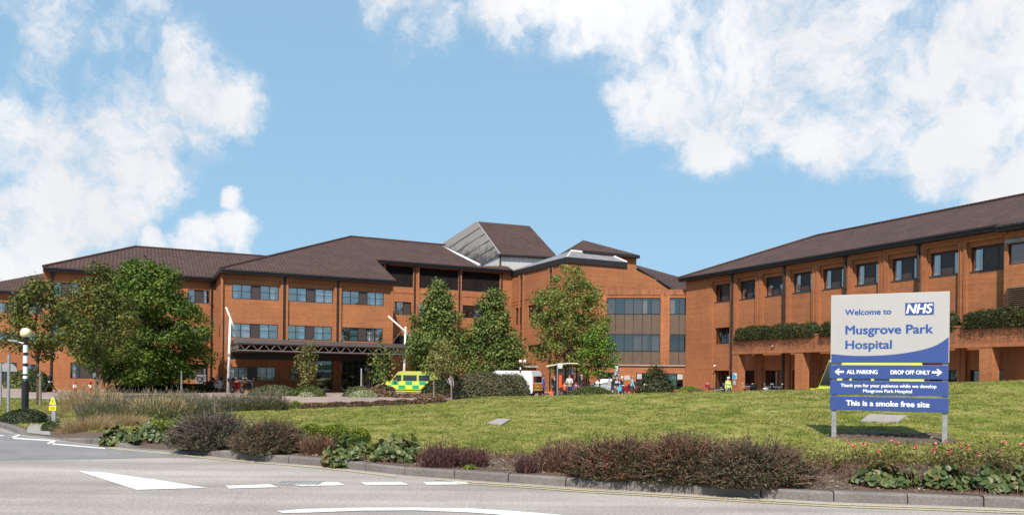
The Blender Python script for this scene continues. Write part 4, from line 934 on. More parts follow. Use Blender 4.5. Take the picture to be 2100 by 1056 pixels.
# ------------------------------------------------------------------ welcome sign
pa = np.array(xy(1704.5, 16.0)); pbb = np.array(xy(1948, 15.05))
Sf = Fac(0, 0, math.degrees(math.atan2(*(pbb - pa)[::-1])), pa); SW = float(np.linalg.norm(pbb - pa))
_fc = {}
def text_mesh(body, bold=.012, shear=0.0):
    cu = bpy.data.curves.new('lettering', 'FONT'); cu.body = body; cu.offset = bold; cu.shear = shear; cu.resolution_u = 5; cu.extrude = .0
    o = bpy.data.objects.new('lettering', cu); COL.objects.link(o)
    bpy.context.view_layer.update()
    me = bpy.data.meshes.new_from_object(o.evaluated_get(bpy.context.evaluated_depsgraph_get()))
    bpy.data.objects.remove(o); bpy.data.curves.remove(cu); return me
CAP = None
def lettering(F, parent, body, u0, u1, zb, zc, o, mat, bold=.05, shear=0.0):
    """words stretched to the measured width (u0..u1) and cap height (zb..zc)"""
    global CAP
    if CAP is None:
        m_ = text_mesh('H', 0); CAP = max(v.co.y for v in m_.vertices)
    me = text_mesh(body, 0, shear); co = np.array([v.co[:] for v in me.vertices]); x0, x1 = co[:, 0].min(), co[:, 0].max(); k = (zc - zb) / CAP
    fc = [tuple(p.vertices) for p in me.polygons]; bpy.data.meshes.remove(me); mb = MB(); d = bold * (zc - zb)
    for i, (du, dz) in enumerate(((-1, 0), (0, .6), (1, 0), (0, -.6))):      # heavier strokes: the same glyphs laid a hair apart
        b = len(mb.V); mb.V += [tuple(F.pt(u0 + d + (c[0] - x0) / (x1 - x0) * (u1 - u0 - 2 * d) + du * d, zb + c[1] * k + dz * d, o + i * .0004)) for c in co]
        mb.Fc += [tuple(b + j for j in f) for f in fc]; mb.Mi += [0] * len(fc)
    return obj('lettering', mb, mat, parent)
def sbox(px0, px1, ytl, ybl, F=Sf):   # px extents and y at the left end -> u0,u1,z0,z1
    u0, z1 = F.hit(px0, ytl); _, z0 = F.hit(px0, ybl); return u0, F.u(px1, ytl), z0, z1
gL_, gR_ = ghit(1711, 900), ghit(1938, 905)
sg = thing('welcome_sign', 'big white and blue welcome sign on two grey posts standing in the lawn', 'sign', (*(pa + Sf.U * SW / 2), float(gL_[2])))
u0, u1, z0, z1 = sbox(1704.5, 1948, 605.5, 743.5)
mb = MB(); mb.fbox(Sf, u0, u1, z0, z1, -.03, 0); bd = obj('board', mb, 'signwhite', sg, bevel=.004)
sw = [Sf.hit(*p) for p in ((1705, 725.7), (1738, 728.8), (1770.5, 729.8), (1818.8, 728), (1859, 723.6), (1899.3, 715.6), (1923.5, 707.5), (1938, 699.5), (1945.5, 690.6))]
xs_ = np.array([p[0] for p in sw]); ys_ = np.array([p[1] for p in sw]); xx = np.linspace(xs_[0], xs_[-1], 40)
yy = np.interp(xx, xs_, ys_)
for _ in range(8): yy[1:-1] = .25 * yy[:-2] + .5 * yy[1:-1] + .25 * yy[2:]
mb = MB()
for i in range(39): mb.q([Sf.pt(xx[i], z0 + .004, .003), Sf.pt(xx[i + 1], z0 + .004, .003), Sf.pt(xx[i + 1], yy[i + 1], .003), Sf.pt(xx[i], yy[i], .003)])
obj('blue_sweep', mb, 'blue', bd)
def words(parent, body, px0, px1, yc, yb, mat, o=.004, **k): a, zc = Sf.hit(px0, yc); _, zb = Sf.hit(px0, yb); return lettering(Sf, parent, body, a, Sf.u(px1, yc), zb, zc, o, mat, **k)
words(bd, 'Welcome to', 1733.1, 1828.1, 635.0, 646.0, 'blue_text', bold=.045)
words(bd, 'Musgrove Park', 1733.8, 1914.1, 668.0, 685.0, 'blue_text', bold=.045)
words(bd, 'Hospital', 1733.8, 1829.3, 698.2, 714.8, 'blue_text', bold=.045)
a, b, c, d = sbox(1856.6, 1915.4, 621.3, 646.2)
mb = MB(); mb.fbox(Sf, a, b, c, d, .002, .006); lg = obj('logo_plate', mb, 'blue', bd)
lettering(Sf, lg, 'NHS', a + .015, b - .02, c + .035, d - .03, .008, 'lettering', bold=.045, shear=.22)
for ytl, ybl in ((748, 775.6), (779.4, 808), (811.4, 839.4)):
    u0, u1, z0, z1 = sbox(1702.2, 1945.5, ytl, ybl)
    mb = MB(); mb.fbox(Sf, u0, u1, z0, z1, -.03, .006); pn = obj('panel', mb, 'blue', sg, bevel=.004)
    if ytl == 748:
        words(pn, 'ALL PARKING', 1736.4, 1800, 758.2, 766, 'lettering', .0085, bold=.055)
        zc = (z0 + z1) / 2; a, zz = Sf.hit(1826.4, 758.9)
        lettering(Sf, pn, 'DROP OFF ONLY', a, Sf.u(1908), Sf.hit(1826.4, 766.8)[1], zz, .0085, 'lettering', bold=.055)
        def arrow(pl, pr, right):
            x0, x1 = Sf.u(pl), Sf.u(pr); w = x1 - x0; mb = MB(); f = lambda x: x if right else x0 + x1 - x
            q = lambda pts: mb.q([Sf.pt(f(x0 + w * a_), zc + w * b_, .0085) for a_, b_ in (pts if right else pts[::-1])])
            q([(0, -.12), (.72, -.12), (.72, .12), (0, .12)])
            q([(.42, .36), (.60, .36), (1, 0), (.76, 0)]); q([(.76, 0), (1, 0), (.60, -.36), (.42, -.36)]); q([(.70, -.11), (.78, -.11), (.78, .11), (.70, .11)])
            return obj('arrow', mb, 'lettering', pn)
        arrow(1712.4, 1731.4, False); arrow(1911.8, 1933, True)
    elif ytl == 779.4:
        words(pn, 'Thank you for your patience while we develop', 1724, 1920.7, 786.2, 792.6, 'lettering', .0085, bold=.045)
        words(pn, 'Musgrove Park Hospital', 1770, 1870.4, 797.6, 803.8, 'lettering', .0085, bold=.045)
    else: words(pn, 'This is a smoke free site', 1734.8, 1906.4, 820.2, 830.6, 'lettering', .0085, bold=.055)
for px, g in ((1710.5, gL_), (1938.5, gR_)):
    u_ = Sf.u(px, 800); q = Sf.pt(u_, 0); gz_ = float(ground_z(q[0], q[1])); mb = MB(); mb.fbox(Sf, u_ - .045, u_ + .045, gz_ - .1, 2.9, -.115, -.033); obj('post', mb, 'steel', sg)
# mulch patch under the sign
mu = np.array([ghit(*p)[:2] for p in ((1682, 893), (1705, 905), (1800, 910), (1900, 914), (1965, 908), (1985, 898), (1900, 886), (1800, 882), (1730, 880), (1700, 884))])
mc = mu.mean(0); V = []; Q = []; n_ = 48; ang_ = np.linspace(0, 2 * math.pi, n_, endpoint=False)
pa_ = np.arctan2(mu[:, 1] - mc[1], mu[:, 0] - mc[0]); pr_ = np.linalg.norm(mu - mc, axis=1); od = np.argsort(pa_)
R_ = np.interp(ang_, pa_[od], pr_[od], period=2 * math.pi) * (1 + .10 * np.sin(ang_ * 7) + .08 * rng.standard_normal(n_))
for f in (0, .35, .7, .92, 1.0):
    for i in range(n_):
        x, y = mc + R_[i] * f * np.array([math.cos(ang_[i]), math.sin(ang_[i])]); V.append((x, y, float(ground_z(x, y)) + (.045 * (1 - f ** 3) - .01) + .012 * rng.standard_normal()))
for k in range(4):
    for i in range(n_): j = (i + 1) % n_; Q.append((k * n_ + i, k * n_ + j, (k + 1) * n_ + j, (k + 1) * n_ + i))
tag(obj('bark_mulch', mesh_np('bark_mulch', V, Q), 'soil'), kind='stuff', label='brown bark mulch spread beneath the welcome sign')

# ------------------------------------------------------------------ foliage generators (numpy)
def unit(v): return v / np.maximum(np.linalg.norm(v, axis=-1, keepdims=True), 1e-9)
def leaves(C, size, aspect=.55, up=.5, out=None):
    """one diamond-shaped leaf (or spray) at each centre"""
    n = len(C); size = np.broadcast_to(size, n)[:, None]
    nm = rng.standard_normal((n, 3)); nm[:, 2] = np.abs(nm[:, 2]) + up
    if out is not None: nm = nm * .7 + out
    nm = unit(nm); t = unit(np.cross(nm, rng.standard_normal((n, 3)))); b = np.cross(nm, t)
    fold = nm * size * .12
    V = np.stack([C - t * size * .5, C + b * size * aspect * .5 + fold, C + t * size * .5, C - b * size * aspect * .5 + fold], 1).reshape(-1, 3)
    return V, np.arange(n * 4).reshape(n, 4)
def blades(P, D, ln, w, droop=.3, seg=2):
    """ribbons: base points P, directions D, lengths ln"""
    n = len(P); ln = np.broadcast_to(ln, n)[:, None]; w = np.broadcast_to(w, n)[:, None]
    side = unit(np.cross(D, rng.standard_normal((n, 3)))) * w * .5
    rows = []
    for k in range(seg + 1):
        t = k / seg; c = P + D * ln * t; c = c + np.array([0, 0, -1.0]) * ln * droop * t * t + np.stack([D[:, 0], D[:, 1], 0 * D[:, 0]], 1) * ln * droop * .5 * t * t
        f = 1 - .85 * t; rows += [c - side * f, c + side * f]
    V = np.stack(rows, 1); m = V.shape[1]; idx = np.arange(n)[:, None] * m
    Q = np.concatenate([np.concatenate([idx + 2 * k, idx + 2 * k + 1, idx + 2 * k + 3, idx + 2 * k + 2], 1) for k in range(seg)], 0)
    return V.reshape(-1, 3), Q, rows
class NP:
    def __init__(s): s.V, s.Q, s.Mi, s.n = [], [], [], 0
    def add(s, V, Q, m=0):
        s.V.append(V); s.Q.append(np.asarray(Q) + s.n); s.Mi.append(np.full(len(Q), m)); s.n += len(V)
    def mesh(s, name): return mesh_np(name, np.concatenate(s.V), np.concatenate(s.Q), np.concatenate(s.Mi))
    def mb(s, b, m=0):
        V = np.array(b.V); q4 = [f if len(f) == 4 else (f[0], f[1], f[2], f[2]) for f in b.Fc if len(f) <= 4]
        s.add(V, np.array(q4), m)
def core_dome(c, rx, ry, rz, n=14):
    b = MB(); b.ball(c, 1.0, n, sq=(rx, ry, rz), zmin=-.1); return b

def tree(name, label, px, depth, H, prof, leafmat, nclust, per, lsize, tr=.12, clr=.3, group=None, lean=(0, 0), stems=1, tb=None, spread=.16, cat='tree', shell=.5, skirt=None, droopy=0):
    x, y = xy(px, depth); z = float(ground_z(x, y)); t = thing(name, label, cat, (x, y, z), group)
    hs = np.array([p[0] for p in prof]) * H; rs = np.array([p[1] for p in prof]); rm = rs.max()
    ph = rng.uniform(0, 6.28, 6); C = []
    while len(C) < nclust:
        h = rng.uniform(hs[0], hs[-1]); R = np.interp(h, hs, rs)
        if rng.uniform() > (R / rm) ** 1.0 + .12: continue
        a = rng.uniform(0, 6.283)
        R *= 1 + .16 * math.sin(2 * a + ph[0] + h) + .13 * math.sin(3 * a + ph[1] - 1.7 * h) + .10 * math.sin(5 * a + ph[2] + 2.9 * h)
        r = R * (shell + (1 - shell) * math.sqrt(rng.uniform())) * (1 if rng.uniform() < .8 else rng.uniform(.2, 1))
        C.append((lean[0] * h / H + r * math.cos(a), lean[1] * h / H + r * math.sin(a), h))
    C = np.array(C)
    wd = MB(); top = hs[-1] * .93
    stem_pts = []
    for k in range(stems):
        a = 6.283 * k / stems + .7; fl = 0 if stems == 1 else 1
        pts = []
        for i in range(7):
            f = i / 6; hh = top * f
            off = fl * (.12 * tr + rm * .42 * f ** 1.3)
            pts.append(np.array([lean[0] * f + off * math.cos(a) + .05 * math.sin(f * 7 + k), lean[1] * f + off * math.sin(a) + .05 * math.cos(f * 6 + k), hh]))
        for i in range(6): wd.tube(pts[i], pts[i + 1], tr * (1 - i / 6.6) / stems ** .4, tr * (1 - (i + 1) / 6.6) / stems ** .4, 7, cap=(i == 5))
        stem_pts.append(pts)
    sel = rng.permutation(len(C))[:min(len(C), 46)]
    for i in sel:
        c = C[i]; pts = stem_pts[rng.integers(stems)]
        hb = max(c[2] - rng.uniform(.15, .4) * (rm + .3) - .2, H * clr * .75); hb = min(hb, top * .95); f = hb / top * 6; i0 = min(int(f), 5); b = pts[i0] + (pts[i0 + 1] - pts[i0]) * (f - i0)
        mid = (b + c) / 2 + np.array([0, 0, .12 * np.linalg.norm(c - b)]); r0 = tr * .30 * (1 - .7 * hb / top) / stems ** .3
        wd.tube(b, mid, r0, r0 * .6, 5, cap=False); wd.tube(mid, c, r0 * .6, r0 * .15, 5, cap=False)
    obj('trunk', wd, 'bark' if tb is None else tb, t, local=True, smooth=True)
    cr = rng.uniform(.7, 1.3, len(C)) * spread * (rm + .6)
    k = rng.poisson(per, len(C)); ci = np.repeat(np.arange(len(C)), k); g = rng.standard_normal((len(ci), 3)); g = unit(g) * (rng.uniform(0, 1, len(ci)) ** .42 * 1.45)[:, None]
    g[:, 2] *= .75
    P_ = C[ci] + g * cr[ci][:, None]
    if droopy: P_[:, 2] -= droopy * np.abs(g[:, 0]) * cr[ci]
    keepz = P_[:, 2] > H * clr * .55; P_ = P_[keepz]
    og = unit(g[np.isin(np.arange(len(g)), np.flatnonzero(keepz))] + np.array([0, 0, .35])); V, Q = leaves(P_, lsize * rng.uniform(.6, 1.35, len(P_)), .6, .1, og)
    obj('crown', mesh_np('crown', V, Q), leafmat, t, local=True)
    return t
TG = 'trees standing before the hospital'
tree('maple_tree', 'thin open maple beside the black and white beacon, with a timber stake', 76, 35, 5.85, [(.36, .9), (.5, 1.5), (.66, 1.55), (.82, .95), (1, .3)], 'leaf_maple', 80, 62, .15, .075, .36, TG, spread=.15, shell=.35)
tree('maple_tree', 'bushy maple between the thin maple and the round chestnut', 198, 48, 8.1, [(.30, 1.0), (.40, 2.3), (.56, 2.75), (.75, 1.9), (.9, .95), (1, .35)], 'leaf_maple', 130, 84, .19, .11, .3, TG, spread=.15, shell=.4)
tree('chestnut_tree', 'broad round dense chestnut, the largest crown before the left wing', 305, 62, 10.4, [(.07, 2.2), (.15, 3.4), (.26, 3.9), (.42, 4.45), (.6, 4.1), (.78, 3.1), (.92, 1.9), (1, .6)], 'leaf_chestnut', 330, 165, .23, .30, .10, TG, lean=(-.5, 0), spread=.125, shell=.62, droopy=.3)
tree('sapling_tree', 'slender yellowish sapling in front of the dark entrance doors', 628, 56, 4.0, [(.22, .45), (.45, .85), (.7, .65), (.9, .42), (1, .15)], 'leaf_sap', 34, 26, .17, .04, .25, TG, spread=.26, shell=.3)
tree('sapling_tree', 'airy drooping sapling at the right end of the truss canopy', 789, 56, 4.0, [(.30, .5), (.55, 1.0), (.8, 1.0), (1, .35)], 'leaf_vase', 36, 20, .17, .04, .3, TG, spread=.26, shell=.3, droopy=.4)
tree('hornbeam_tree', 'tall conical tree rising above the yellow ambulance', 896, 64, 9.4, [(.20, 1.5), (.30, 2.55), (.48, 2.1), (.68, 1.55), (.84, .85), (.94, .45), (1, .15)], 'leaf_conic', 210, 92, .22, .17, .2, TG, spread=.17, shell=.45)
tree('hornbeam_tree', 'conical tree behind the clipped dome hedge', 1009, 65, 9.1, [(.16, 1.9), (.30, 2.7), (.46, 2.0), (.66, 1.45), (.83, .9), (.94, .4), (1, .15)], 'leaf_conic', 210, 92, .22, .16, .17, TG, spread=.17, shell=.45)
tree('sapling_tree', 'pale leafy sapling between two stakes in front of the conical tree', 908, 50, 3.9, [(.40, .6), (.55, 1.15), (.72, 1.05), (.9, .6), (1, .2)], 'leaf_sap', 44, 26, .16, .045, .4, TG, spread=.22, shell=.35)
tree('ash_tree', 'tall loose many stemmed tree behind the bus shelter', 1165, 66, 11.1, [(.20, 1.6), (.30, 3.0), (.42, 2.6), (.58, 2.85), (.75, 2.75), (.88, 1.7), (.96, .8), (1, .3)], 'leaf_vase', 195, 82, .21, .26, .2, TG, spread=.14, shell=.45, stems=5)
tree('lime_tree', 'small bright green tree at the right end of the bus shelter', 1229, 61, 5.95, [(.30, .9), (.45, 1.35), (.62, 1.3), (.8, .85), (1, .25)], 'leaf_lime', 70, 56, .20, .075, .3, TG, spread=.19, shell=.4)
for px, dp_, h0, h1, lab in ((83, 34.6, 0, 1.55, 'round timber stake supporting the thin maple'), (890, 50, 0, 1.25, 'timber stake left of the pale sapling'), (926, 49.5, 0, 1.55, 'taller timber stake right of the pale sapling'), (204, 47.5, 0, 1.3, 'dark timber stake beside the bushy maple trunk')):
    x, y = xy(px, dp_); g = float(ground_z(x, y)); mb = MB(); r_ = .06 if px < 300 else .05; mb.tube((x, y, g - .1), (x, y, g + h1), r_, r_ * .95, 9); mb.fbox(Fac(0, 0, 0, (x, y)), -.09, .03, g + h1 - .22, g + h1 - .14, -.07, .075)
    solo('tree_stake', mb, 'timber', lab, 'tree stake', 'stakes supporting young trees')

# ------------------------------------------------------------------ shrubs, hedges, bedding
def hedge_dome(name, label, px, base_y, wpx, hpx, mat, dens=1.0, lsz=.09, cat='shrub', group=None, depth=None, flat=.0, core='core', dfac=.8, prof=2.0, rough=.06):
    if depth is None: g = ghit(px, base_y)
    else: x, y = xy(px, depth); g = np.array([x, y, float(ground_z(x, y))])
    d = g[1]; rx = wpx / F_PX * d / 2; h = hpx / F_PX * d; ry = rx * dfac
    t = thing(name, label, cat, (g[0], g[1] + ry * .5, g[2]), group)
    n = int(dens * 700 * (2 * rx * ry + 2 * (rx + ry) * h)); n = min(max(n, 300), 12000)
    a = rng.uniform(0, 6.283, n); zf = np.sqrt(rng.uniform(0, 1, n)) if flat else rng.uniform(0, 1, n)
    zf = rng.uniform(0, 1, n); rr = (1 - zf ** prof) ** (1 / prof)
    k = 1 + rough * rng.standard_normal(n) + .06 * np.sin(3 * a + px) + .05 * np.sin(7 * a + zf * 5)
    P_ = np.stack([rx * rr * np.cos(a) * k, ry * rr * np.sin(a) * k, h * zf * (1 + rough * .8 * rng.standard_normal(n))], 1)
    m2 = int(n * .35); topi = np.stack([rx * np.sqrt(rng.uniform(0, 1, m2)) * np.cos(a[:m2]), ry * np.sqrt(rng.uniform(0, 1, m2)) * np.sin(a[:m2])], 1)
    rt = np.clip((topi[:, 0] / rx) ** 2 + (topi[:, 1] / ry) ** 2, 0, 1); P2 = np.concatenate([topi, (h * (1 - rt ** (prof / 2)) ** (1 / prof) * (1 + rough * rng.standard_normal(m2)))[:, None]], 1)
    P_ = np.concatenate([P_, P2]); P_[:, 2] = np.maximum(P_[:, 2], .02)
    o_ = unit(P_ / np.array([rx, ry, h]) ** 2)
    V, Q = leaves(P_, lsz * rng.uniform(.6, 1.4, len(P_)), .6, .2, o_)
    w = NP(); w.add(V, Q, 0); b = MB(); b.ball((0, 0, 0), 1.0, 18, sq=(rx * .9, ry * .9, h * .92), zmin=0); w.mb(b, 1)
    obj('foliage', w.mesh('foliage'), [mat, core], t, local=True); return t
SG = 'shrubs round the hospital forecourt'
hedge_dome('dome_hedge', 'big clipped dome hedge hiding the side of the white ambulance', 988, 818, 116, 54, 'leaf_hedge', 1.2, .10, 'hedge', None, 52, prof=2.6)
hedge_dome('dome_hedge', 'lower shoulder of the clipped hedge reaching to the white ambulance doors', 1046, 818, 74, 50, 'leaf_hedge', 1.2, .10, 'hedge', None, 51.6, prof=3.2)
hedge_dome('dark_shrub', 'dark round shrub in front of the rear of the yellow ambulance', 897, 812, 66, 36, 'leaf_dark', .9, .13, group=SG, depth=55)
hedge_dome('low_shrub', 'low spreading green shrub in front of the bus shelter', 1214, 815, 96, 24, 'leaf_shrub', 1.0, .11, group=SG, depth=56)
hedge_dome('yellow_shrub', 'small rounded yellowish shrub beside the plain end wall of the right wing', 1416, 812, 58, 26, 'leaf_yellow', 1.0, .11, group=SG, depth=57)
hedge_dome('feathery_shrub', 'tall dark feathery shrub under the green blinds of the link block', 1348, 812, 76, 54, 'leaf_dark', .5, .17, group=SG, depth=60, rough=.2, prof=1.6, core='twig')
hedge_dome('arcade_shrub', 'small dark shrub beside the second arcade pier', 1654, 810, 32, 30, 'leaf_dark', .8, .13, group=SG, depth=58)
hedge_dome('wall_shrub', 'long dark low hedge under the round chestnut', 330, 803, 205, 16, 'leaf_dark', .5, .16, group=SG, depth=64, dfac=.2, prof=4)
hedge_dome('wall_shrub', 'dark leafy shrub beneath the arched porch at far left', 46, 802, 74, 36, 'leaf_shrub', .5, .2, group=SG, depth=72, core='core')
hedge_dome('wall_shrub', 'dark shrub against the brick corner left of the walking man', 73, 800, 50, 40, 'leaf_dark', .5, .16, group=SG, depth=60)
# hedge growing in the balcony planter: three clipped lengths
for i, (a, b, hh, lab) in enumerate(((8.7, 17.2, 1.05, 'long clipped hedge at the far end of the balcony planter'), (17.5, 27.9, 1.0, 'middle length of balcony hedge passing behind the welcome sign'), (28.2, 46, 1.05, 'balcony hedge right of the welcome sign under the slatted vent'))):
    c = Pf.pt((a + b) / 2, 4.75, -.35); t = thing('planter_hedge', lab, 'hedge', c, 'hedges in the balcony planter')
    n = int((b - a) * 2200); u_ = rng.uniform(a, b, n); th = rng.uniform(0, math.pi, n)
    prof_ = 1 + .05 * np.sin(u_ * 1.9) + .04 * np.sin(u_ * 4.3 + 1); ends = np.clip(np.minimum(u_ - a, b - u_) / .35, .25, 1) ** .5
    hz = hh * prof_ * ends; o_ = np.cos(th) * .58 * ends * (1 + .1 * rng.standard_normal(n)) - .3; zz = 4.75 + np.sin(th) ** .7 * hz * (1 + .06 * rng.standard_normal(n)) - .05
    P_ = np.stack([Pf.P[0] + Pf.U[0] * u_ + Pf.N[0] * o_, Pf.P[1] + Pf.U[1] * u_ + Pf.N[1] * o_, zz], 1) - c
    V, Q = leaves(P_, .085 * rng.uniform(.6, 1.4, n), .6, .3)
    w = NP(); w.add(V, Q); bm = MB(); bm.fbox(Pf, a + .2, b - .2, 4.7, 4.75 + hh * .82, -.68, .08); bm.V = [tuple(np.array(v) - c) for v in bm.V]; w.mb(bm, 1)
    obj('foliage', w.mesh('foliage'), ['leaf_planter', 'core'], t, local=True)

def clump(name, label, px, py, wpx, hpx, kind, mats, n, cat='plant', group=None, dfac=.7, size=1.0, depth=None):
    """a plant whose base centre is at photo point (px,py), wpx wide and hpx tall there"""
    if depth is None: g = ghit(px, py)
    else: x, y = xy(px, depth); g = np.array([x, y, float(ground_z(x, y))])
    d = g[1]; rx = wpx / F_PX * d / 2; h = hpx / F_PX * d; ry = max(rx * dfac, .12)
    g = np.array([g[0], g[1] + ry * .6, 0]); g[2] = float(ground_z(g[0], g[1]))
    t = thing(name, label, cat, g, group); w = NP()
    def base(n, k=1.0):
        a = rng.uniform(0, 6.283, n); r = np.sqrt(rng.uniform(0, 1, n)) * k; bx, by = rx * r * np.cos(a), ry * r * np.sin(a)
        bz = ground_z(g[0] + bx, g[1] + by) - g[2]; return np.stack([bx, by, bz], 1), a, r
    def hump(r): return np.sqrt(np.maximum(1 - r ** 2 * .85, .05)) * (.8 + .35 * np.sin(r * 9 + px) ** 2)
    if kind == 'spiky':
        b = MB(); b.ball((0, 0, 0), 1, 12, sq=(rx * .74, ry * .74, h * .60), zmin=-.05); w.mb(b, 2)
        m = n * 14; sa, sz = rng.uniform(0, 6.283, m), rng.uniform(0, 1, m) ** .8; sr = np.sqrt(1 - sz ** 2) * rng.uniform(.80, 1.03, m); lump = 1 + .13 * np.sin(sa * 3 + px) + .10 * np.sin(sa * 7 + sz * 6) + .06 * np.sin(sa * 13 - sz * 9)
        c = np.stack([rx * .9 * sr * np.cos(sa) * lump, ry * .9 * sr * np.sin(sa) * lump, h * .76 * sz * lump], 1); V, Q = leaves(c, .05 * size * rng.uniform(.6, 1.5, m), .4, .3); w.add(V, Q, 0)
        n *= 2; a = rng.uniform(0, 6.283, n); sz = rng.uniform(.05, 1, n) ** .75; sr = np.sqrt(1 - sz ** 2); lump = 1 + .13 * np.sin(a * 3 + px) + .10 * np.sin(a * 7 + sz * 6) + .06 * np.sin(a * 13 - sz * 9)
        P_ = np.stack([rx * .86 * sr * np.cos(a) * lump, ry * .86 * sr * np.sin(a) * lump, h * .70 * sz * lump], 1); aa = a + rng.normal(0, .45, n); el = np.clip(np.arcsin(sz) * .75 + .35 + rng.normal(0, .25, n), .05, 1.5)
        D = unit(np.stack([np.cos(aa) * np.cos(el) * rx / max(rx, ry), np.sin(aa) * np.cos(el) * ry / max(rx, ry), np.sin(el)], 1))
        L_ = h * rng.uniform(.10, .44, n) * (1 + .5 * (sz > .7))
        L_ *= np.where(rng.uniform(0, 1, n) < .08, 1.5, 1.0); V, Q, rows = blades(P_, D, L_, .020 * size, .22, 3); w.add(V, Q, 1)
        k = 11; tt = rng.uniform(.05, .9, (n, k)); i = np.repeat(np.arange(n), k); tt = tt.ravel()
        c = P_[i] + D[i] * L_[i][:, None] * tt[:, None] + np.array([0, 0, -1.]) * (L_[i] * .22 * tt ** 2)[:, None] + np.stack([D[i][:, 0], D[i][:, 1], 0 * tt], 1) * (L_[i] * .11 * tt ** 2)[:, None]
        c += rng.normal(0, .010 * size, c.shape); c = c[c[:, 2] > -.05]
        V, Q = leaves(c, .026 * size * rng.uniform(.6, 1.5, len(c)), .45); w.add(V, Q, 0); mats = list(mats) + ['twig']
    elif kind in ('lavender', 'heather', 'grass', 'dry'):
        P_, a, r = base(n, .95); tilt = rng.uniform(.05, .55 if kind != 'grass' else .8, n) * (.4 + r)
        aa = a + rng.normal(0, .7, n); D = unit(np.stack([np.cos(aa) * np.sin(tilt), np.sin(aa) * np.sin(tilt), np.cos(tilt)], 1))
        L_ = h * hump(r) * rng.uniform(.6, 1.12, n)
        V, Q, rows = blades(P_, D, L_, (.012 if kind != 'grass' else .010) * size, .12 if kind != 'grass' else .35, 2); w.add(V, Q, 0)
        if kind != 'grass':
            m = n // 2 if kind == 'lavender' else n
            tip = P_[:m] + D[:m] * (L_[:m] * rng.uniform(.75, 1.0, m))[:, None]
            V, Q, _ = blades(tip, D[:m], h * .16, .022 * size, 0, 1); w.add(V, Q, 1)
            if kind != 'dry':
                c = P_ + D * (L_ * rng.uniform(.2, .85, n))[:, None] + rng.normal(0, .02, P_.shape); V, Q = leaves(c, .04 * size * rng.uniform(.6, 1.4, n), .35); w.add(V, Q, 0)
        else:
            m = n // 2; tip = P_[:m] + D[:m] * (L_[:m] * .8)[:, None]; tip[:, 2] -= .3 * L_[:m] * .6
    elif kind == 'bergenia':
        P_, a, r = base(n, .9); hh = h * hump(r) * rng.uniform(.25, 1.0, n) * (.72 + .38 * np.sin(P_[:, 0] * 9 + px) * np.sin(P_[:, 1] * 8)); c = P_ + np.stack([0 * hh, 0 * hh, hh], 1)
        nm = rng.standard_normal((n, 3)) * .55; nm[:, 0] += .8 * np.cos(a); nm[:, 1] += .8 * np.sin(a) - .25; nm[:, 2] = np.abs(nm[:, 2]) + .25; nm = unit(nm)
        t1 = unit(np.cross(nm, rng.standard_normal((n, 3)))); b1 = np.cross(nm, t1); sz = .040 * size * rng.uniform(.6, 1.35, n)
        an = np.linspace(0, 6.283, 9)[:-1]; ring = [c + (t1 * math.cos(q_) * 1.12 + b1 * math.sin(q_)) * sz[:, None] + nm * (sz * (.22 + .1 * math.sin(3 * q_)))[:, None] for q_ in an]
        V = np.stack([c] + ring, 1); idx = np.arange(n)[:, None] * 9
        Q = np.concatenate([np.concatenate([idx, idx + 1 + k, idx + 1 + (k + 1) % 8, idx + 1 + (k + 2) % 8], 1) for k in (0, 2, 4, 6)], 0); w.add(V.reshape(-1, 3), Q, 0)
        D = unit(c - P_ + 1e-4); V, Q, _ = blades(P_, D, np.linalg.norm(c - P_, axis=1), .012, 0, 1); w.add(V, Q, 1)
    elif kind == 'mound':
        P_, a, r = base(n, 1.0); hh = h * np.sqrt(np.maximum(1 - r ** 2, 0)) * (1 - .25 * rng.uniform(0, 1, n) ** 3) * (1 + .06 * np.sin(a * 5 + px)); P_[:, 2] += hh
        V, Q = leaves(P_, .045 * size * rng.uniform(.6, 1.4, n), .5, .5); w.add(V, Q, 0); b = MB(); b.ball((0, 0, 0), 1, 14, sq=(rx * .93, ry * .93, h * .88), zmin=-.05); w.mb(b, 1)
    elif kind == 'rose':
        P_, a, r = base(max(n // 12, 6), 1.0); m = len(P_); tilt = rng.uniform(0, .45, m); D = unit(np.stack([np.cos(a) * np.sin(tilt), np.sin(a) * np.sin(tilt), np.cos(tilt)], 1)); L_ = h * rng.uniform(.55, 1.05, m)
        V, Q, _ = blades(P_, D, L_, .010, .05, 2); w.add(V, Q, 1)
        i = rng.integers(0, m, n); c = P_[i] + D[i] * (L_[i] * rng.uniform(.25, 1, n))[:, None] + rng.normal(0, .035, (n, 3)); c[:, 2] = np.maximum(c[:, 2], .01)
        V, Q = leaves(c, .05 * size * rng.uniform(.5, 1.4, n), .6); w.add(V, Q, 0)
        if len(mats) > 2:
            tp = (P_ + D * L_[:, None])[:max(2, m // 7)]
            for p in tp:
                c = p + rng.normal(0, .016, (14, 3)); V, Q = leaves(c, .04, .8); w.add(V, Q, 2)
    obj('foliage', w.mesh('foliage'), mats, t, local=True)
    return t
BG = 'plants in the roadside bed'
SPK, SPR = ['leaf_coton', 'stem_purple'], ['leaf_cotonred', 'stem_red']
clump('cotoneaster', 'larger purple brown spreading cotoneaster right behind the dropped kerb', 425, 934, 176, 70, 'spiky', SPK, 806, group=BG)
clump('cotoneaster', 'purple brown cotoneaster with reddish tips next to the yellow green mounds', 540, 936, 158, 64, 'spiky', ['leaf_coton', 'stem_red'], 624, group=BG)
clump('cotoneaster', 'red tinged sprawling cotoneaster at the middle of the roadside bed', 1280, 985, 214, 76, 'spiky', SPR, 832, group=BG)
clump('cotoneaster', 'tallest red brown cotoneaster with long upright stems', 1410, 992, 196, 90, 'spiky', SPR, 728, group=BG)
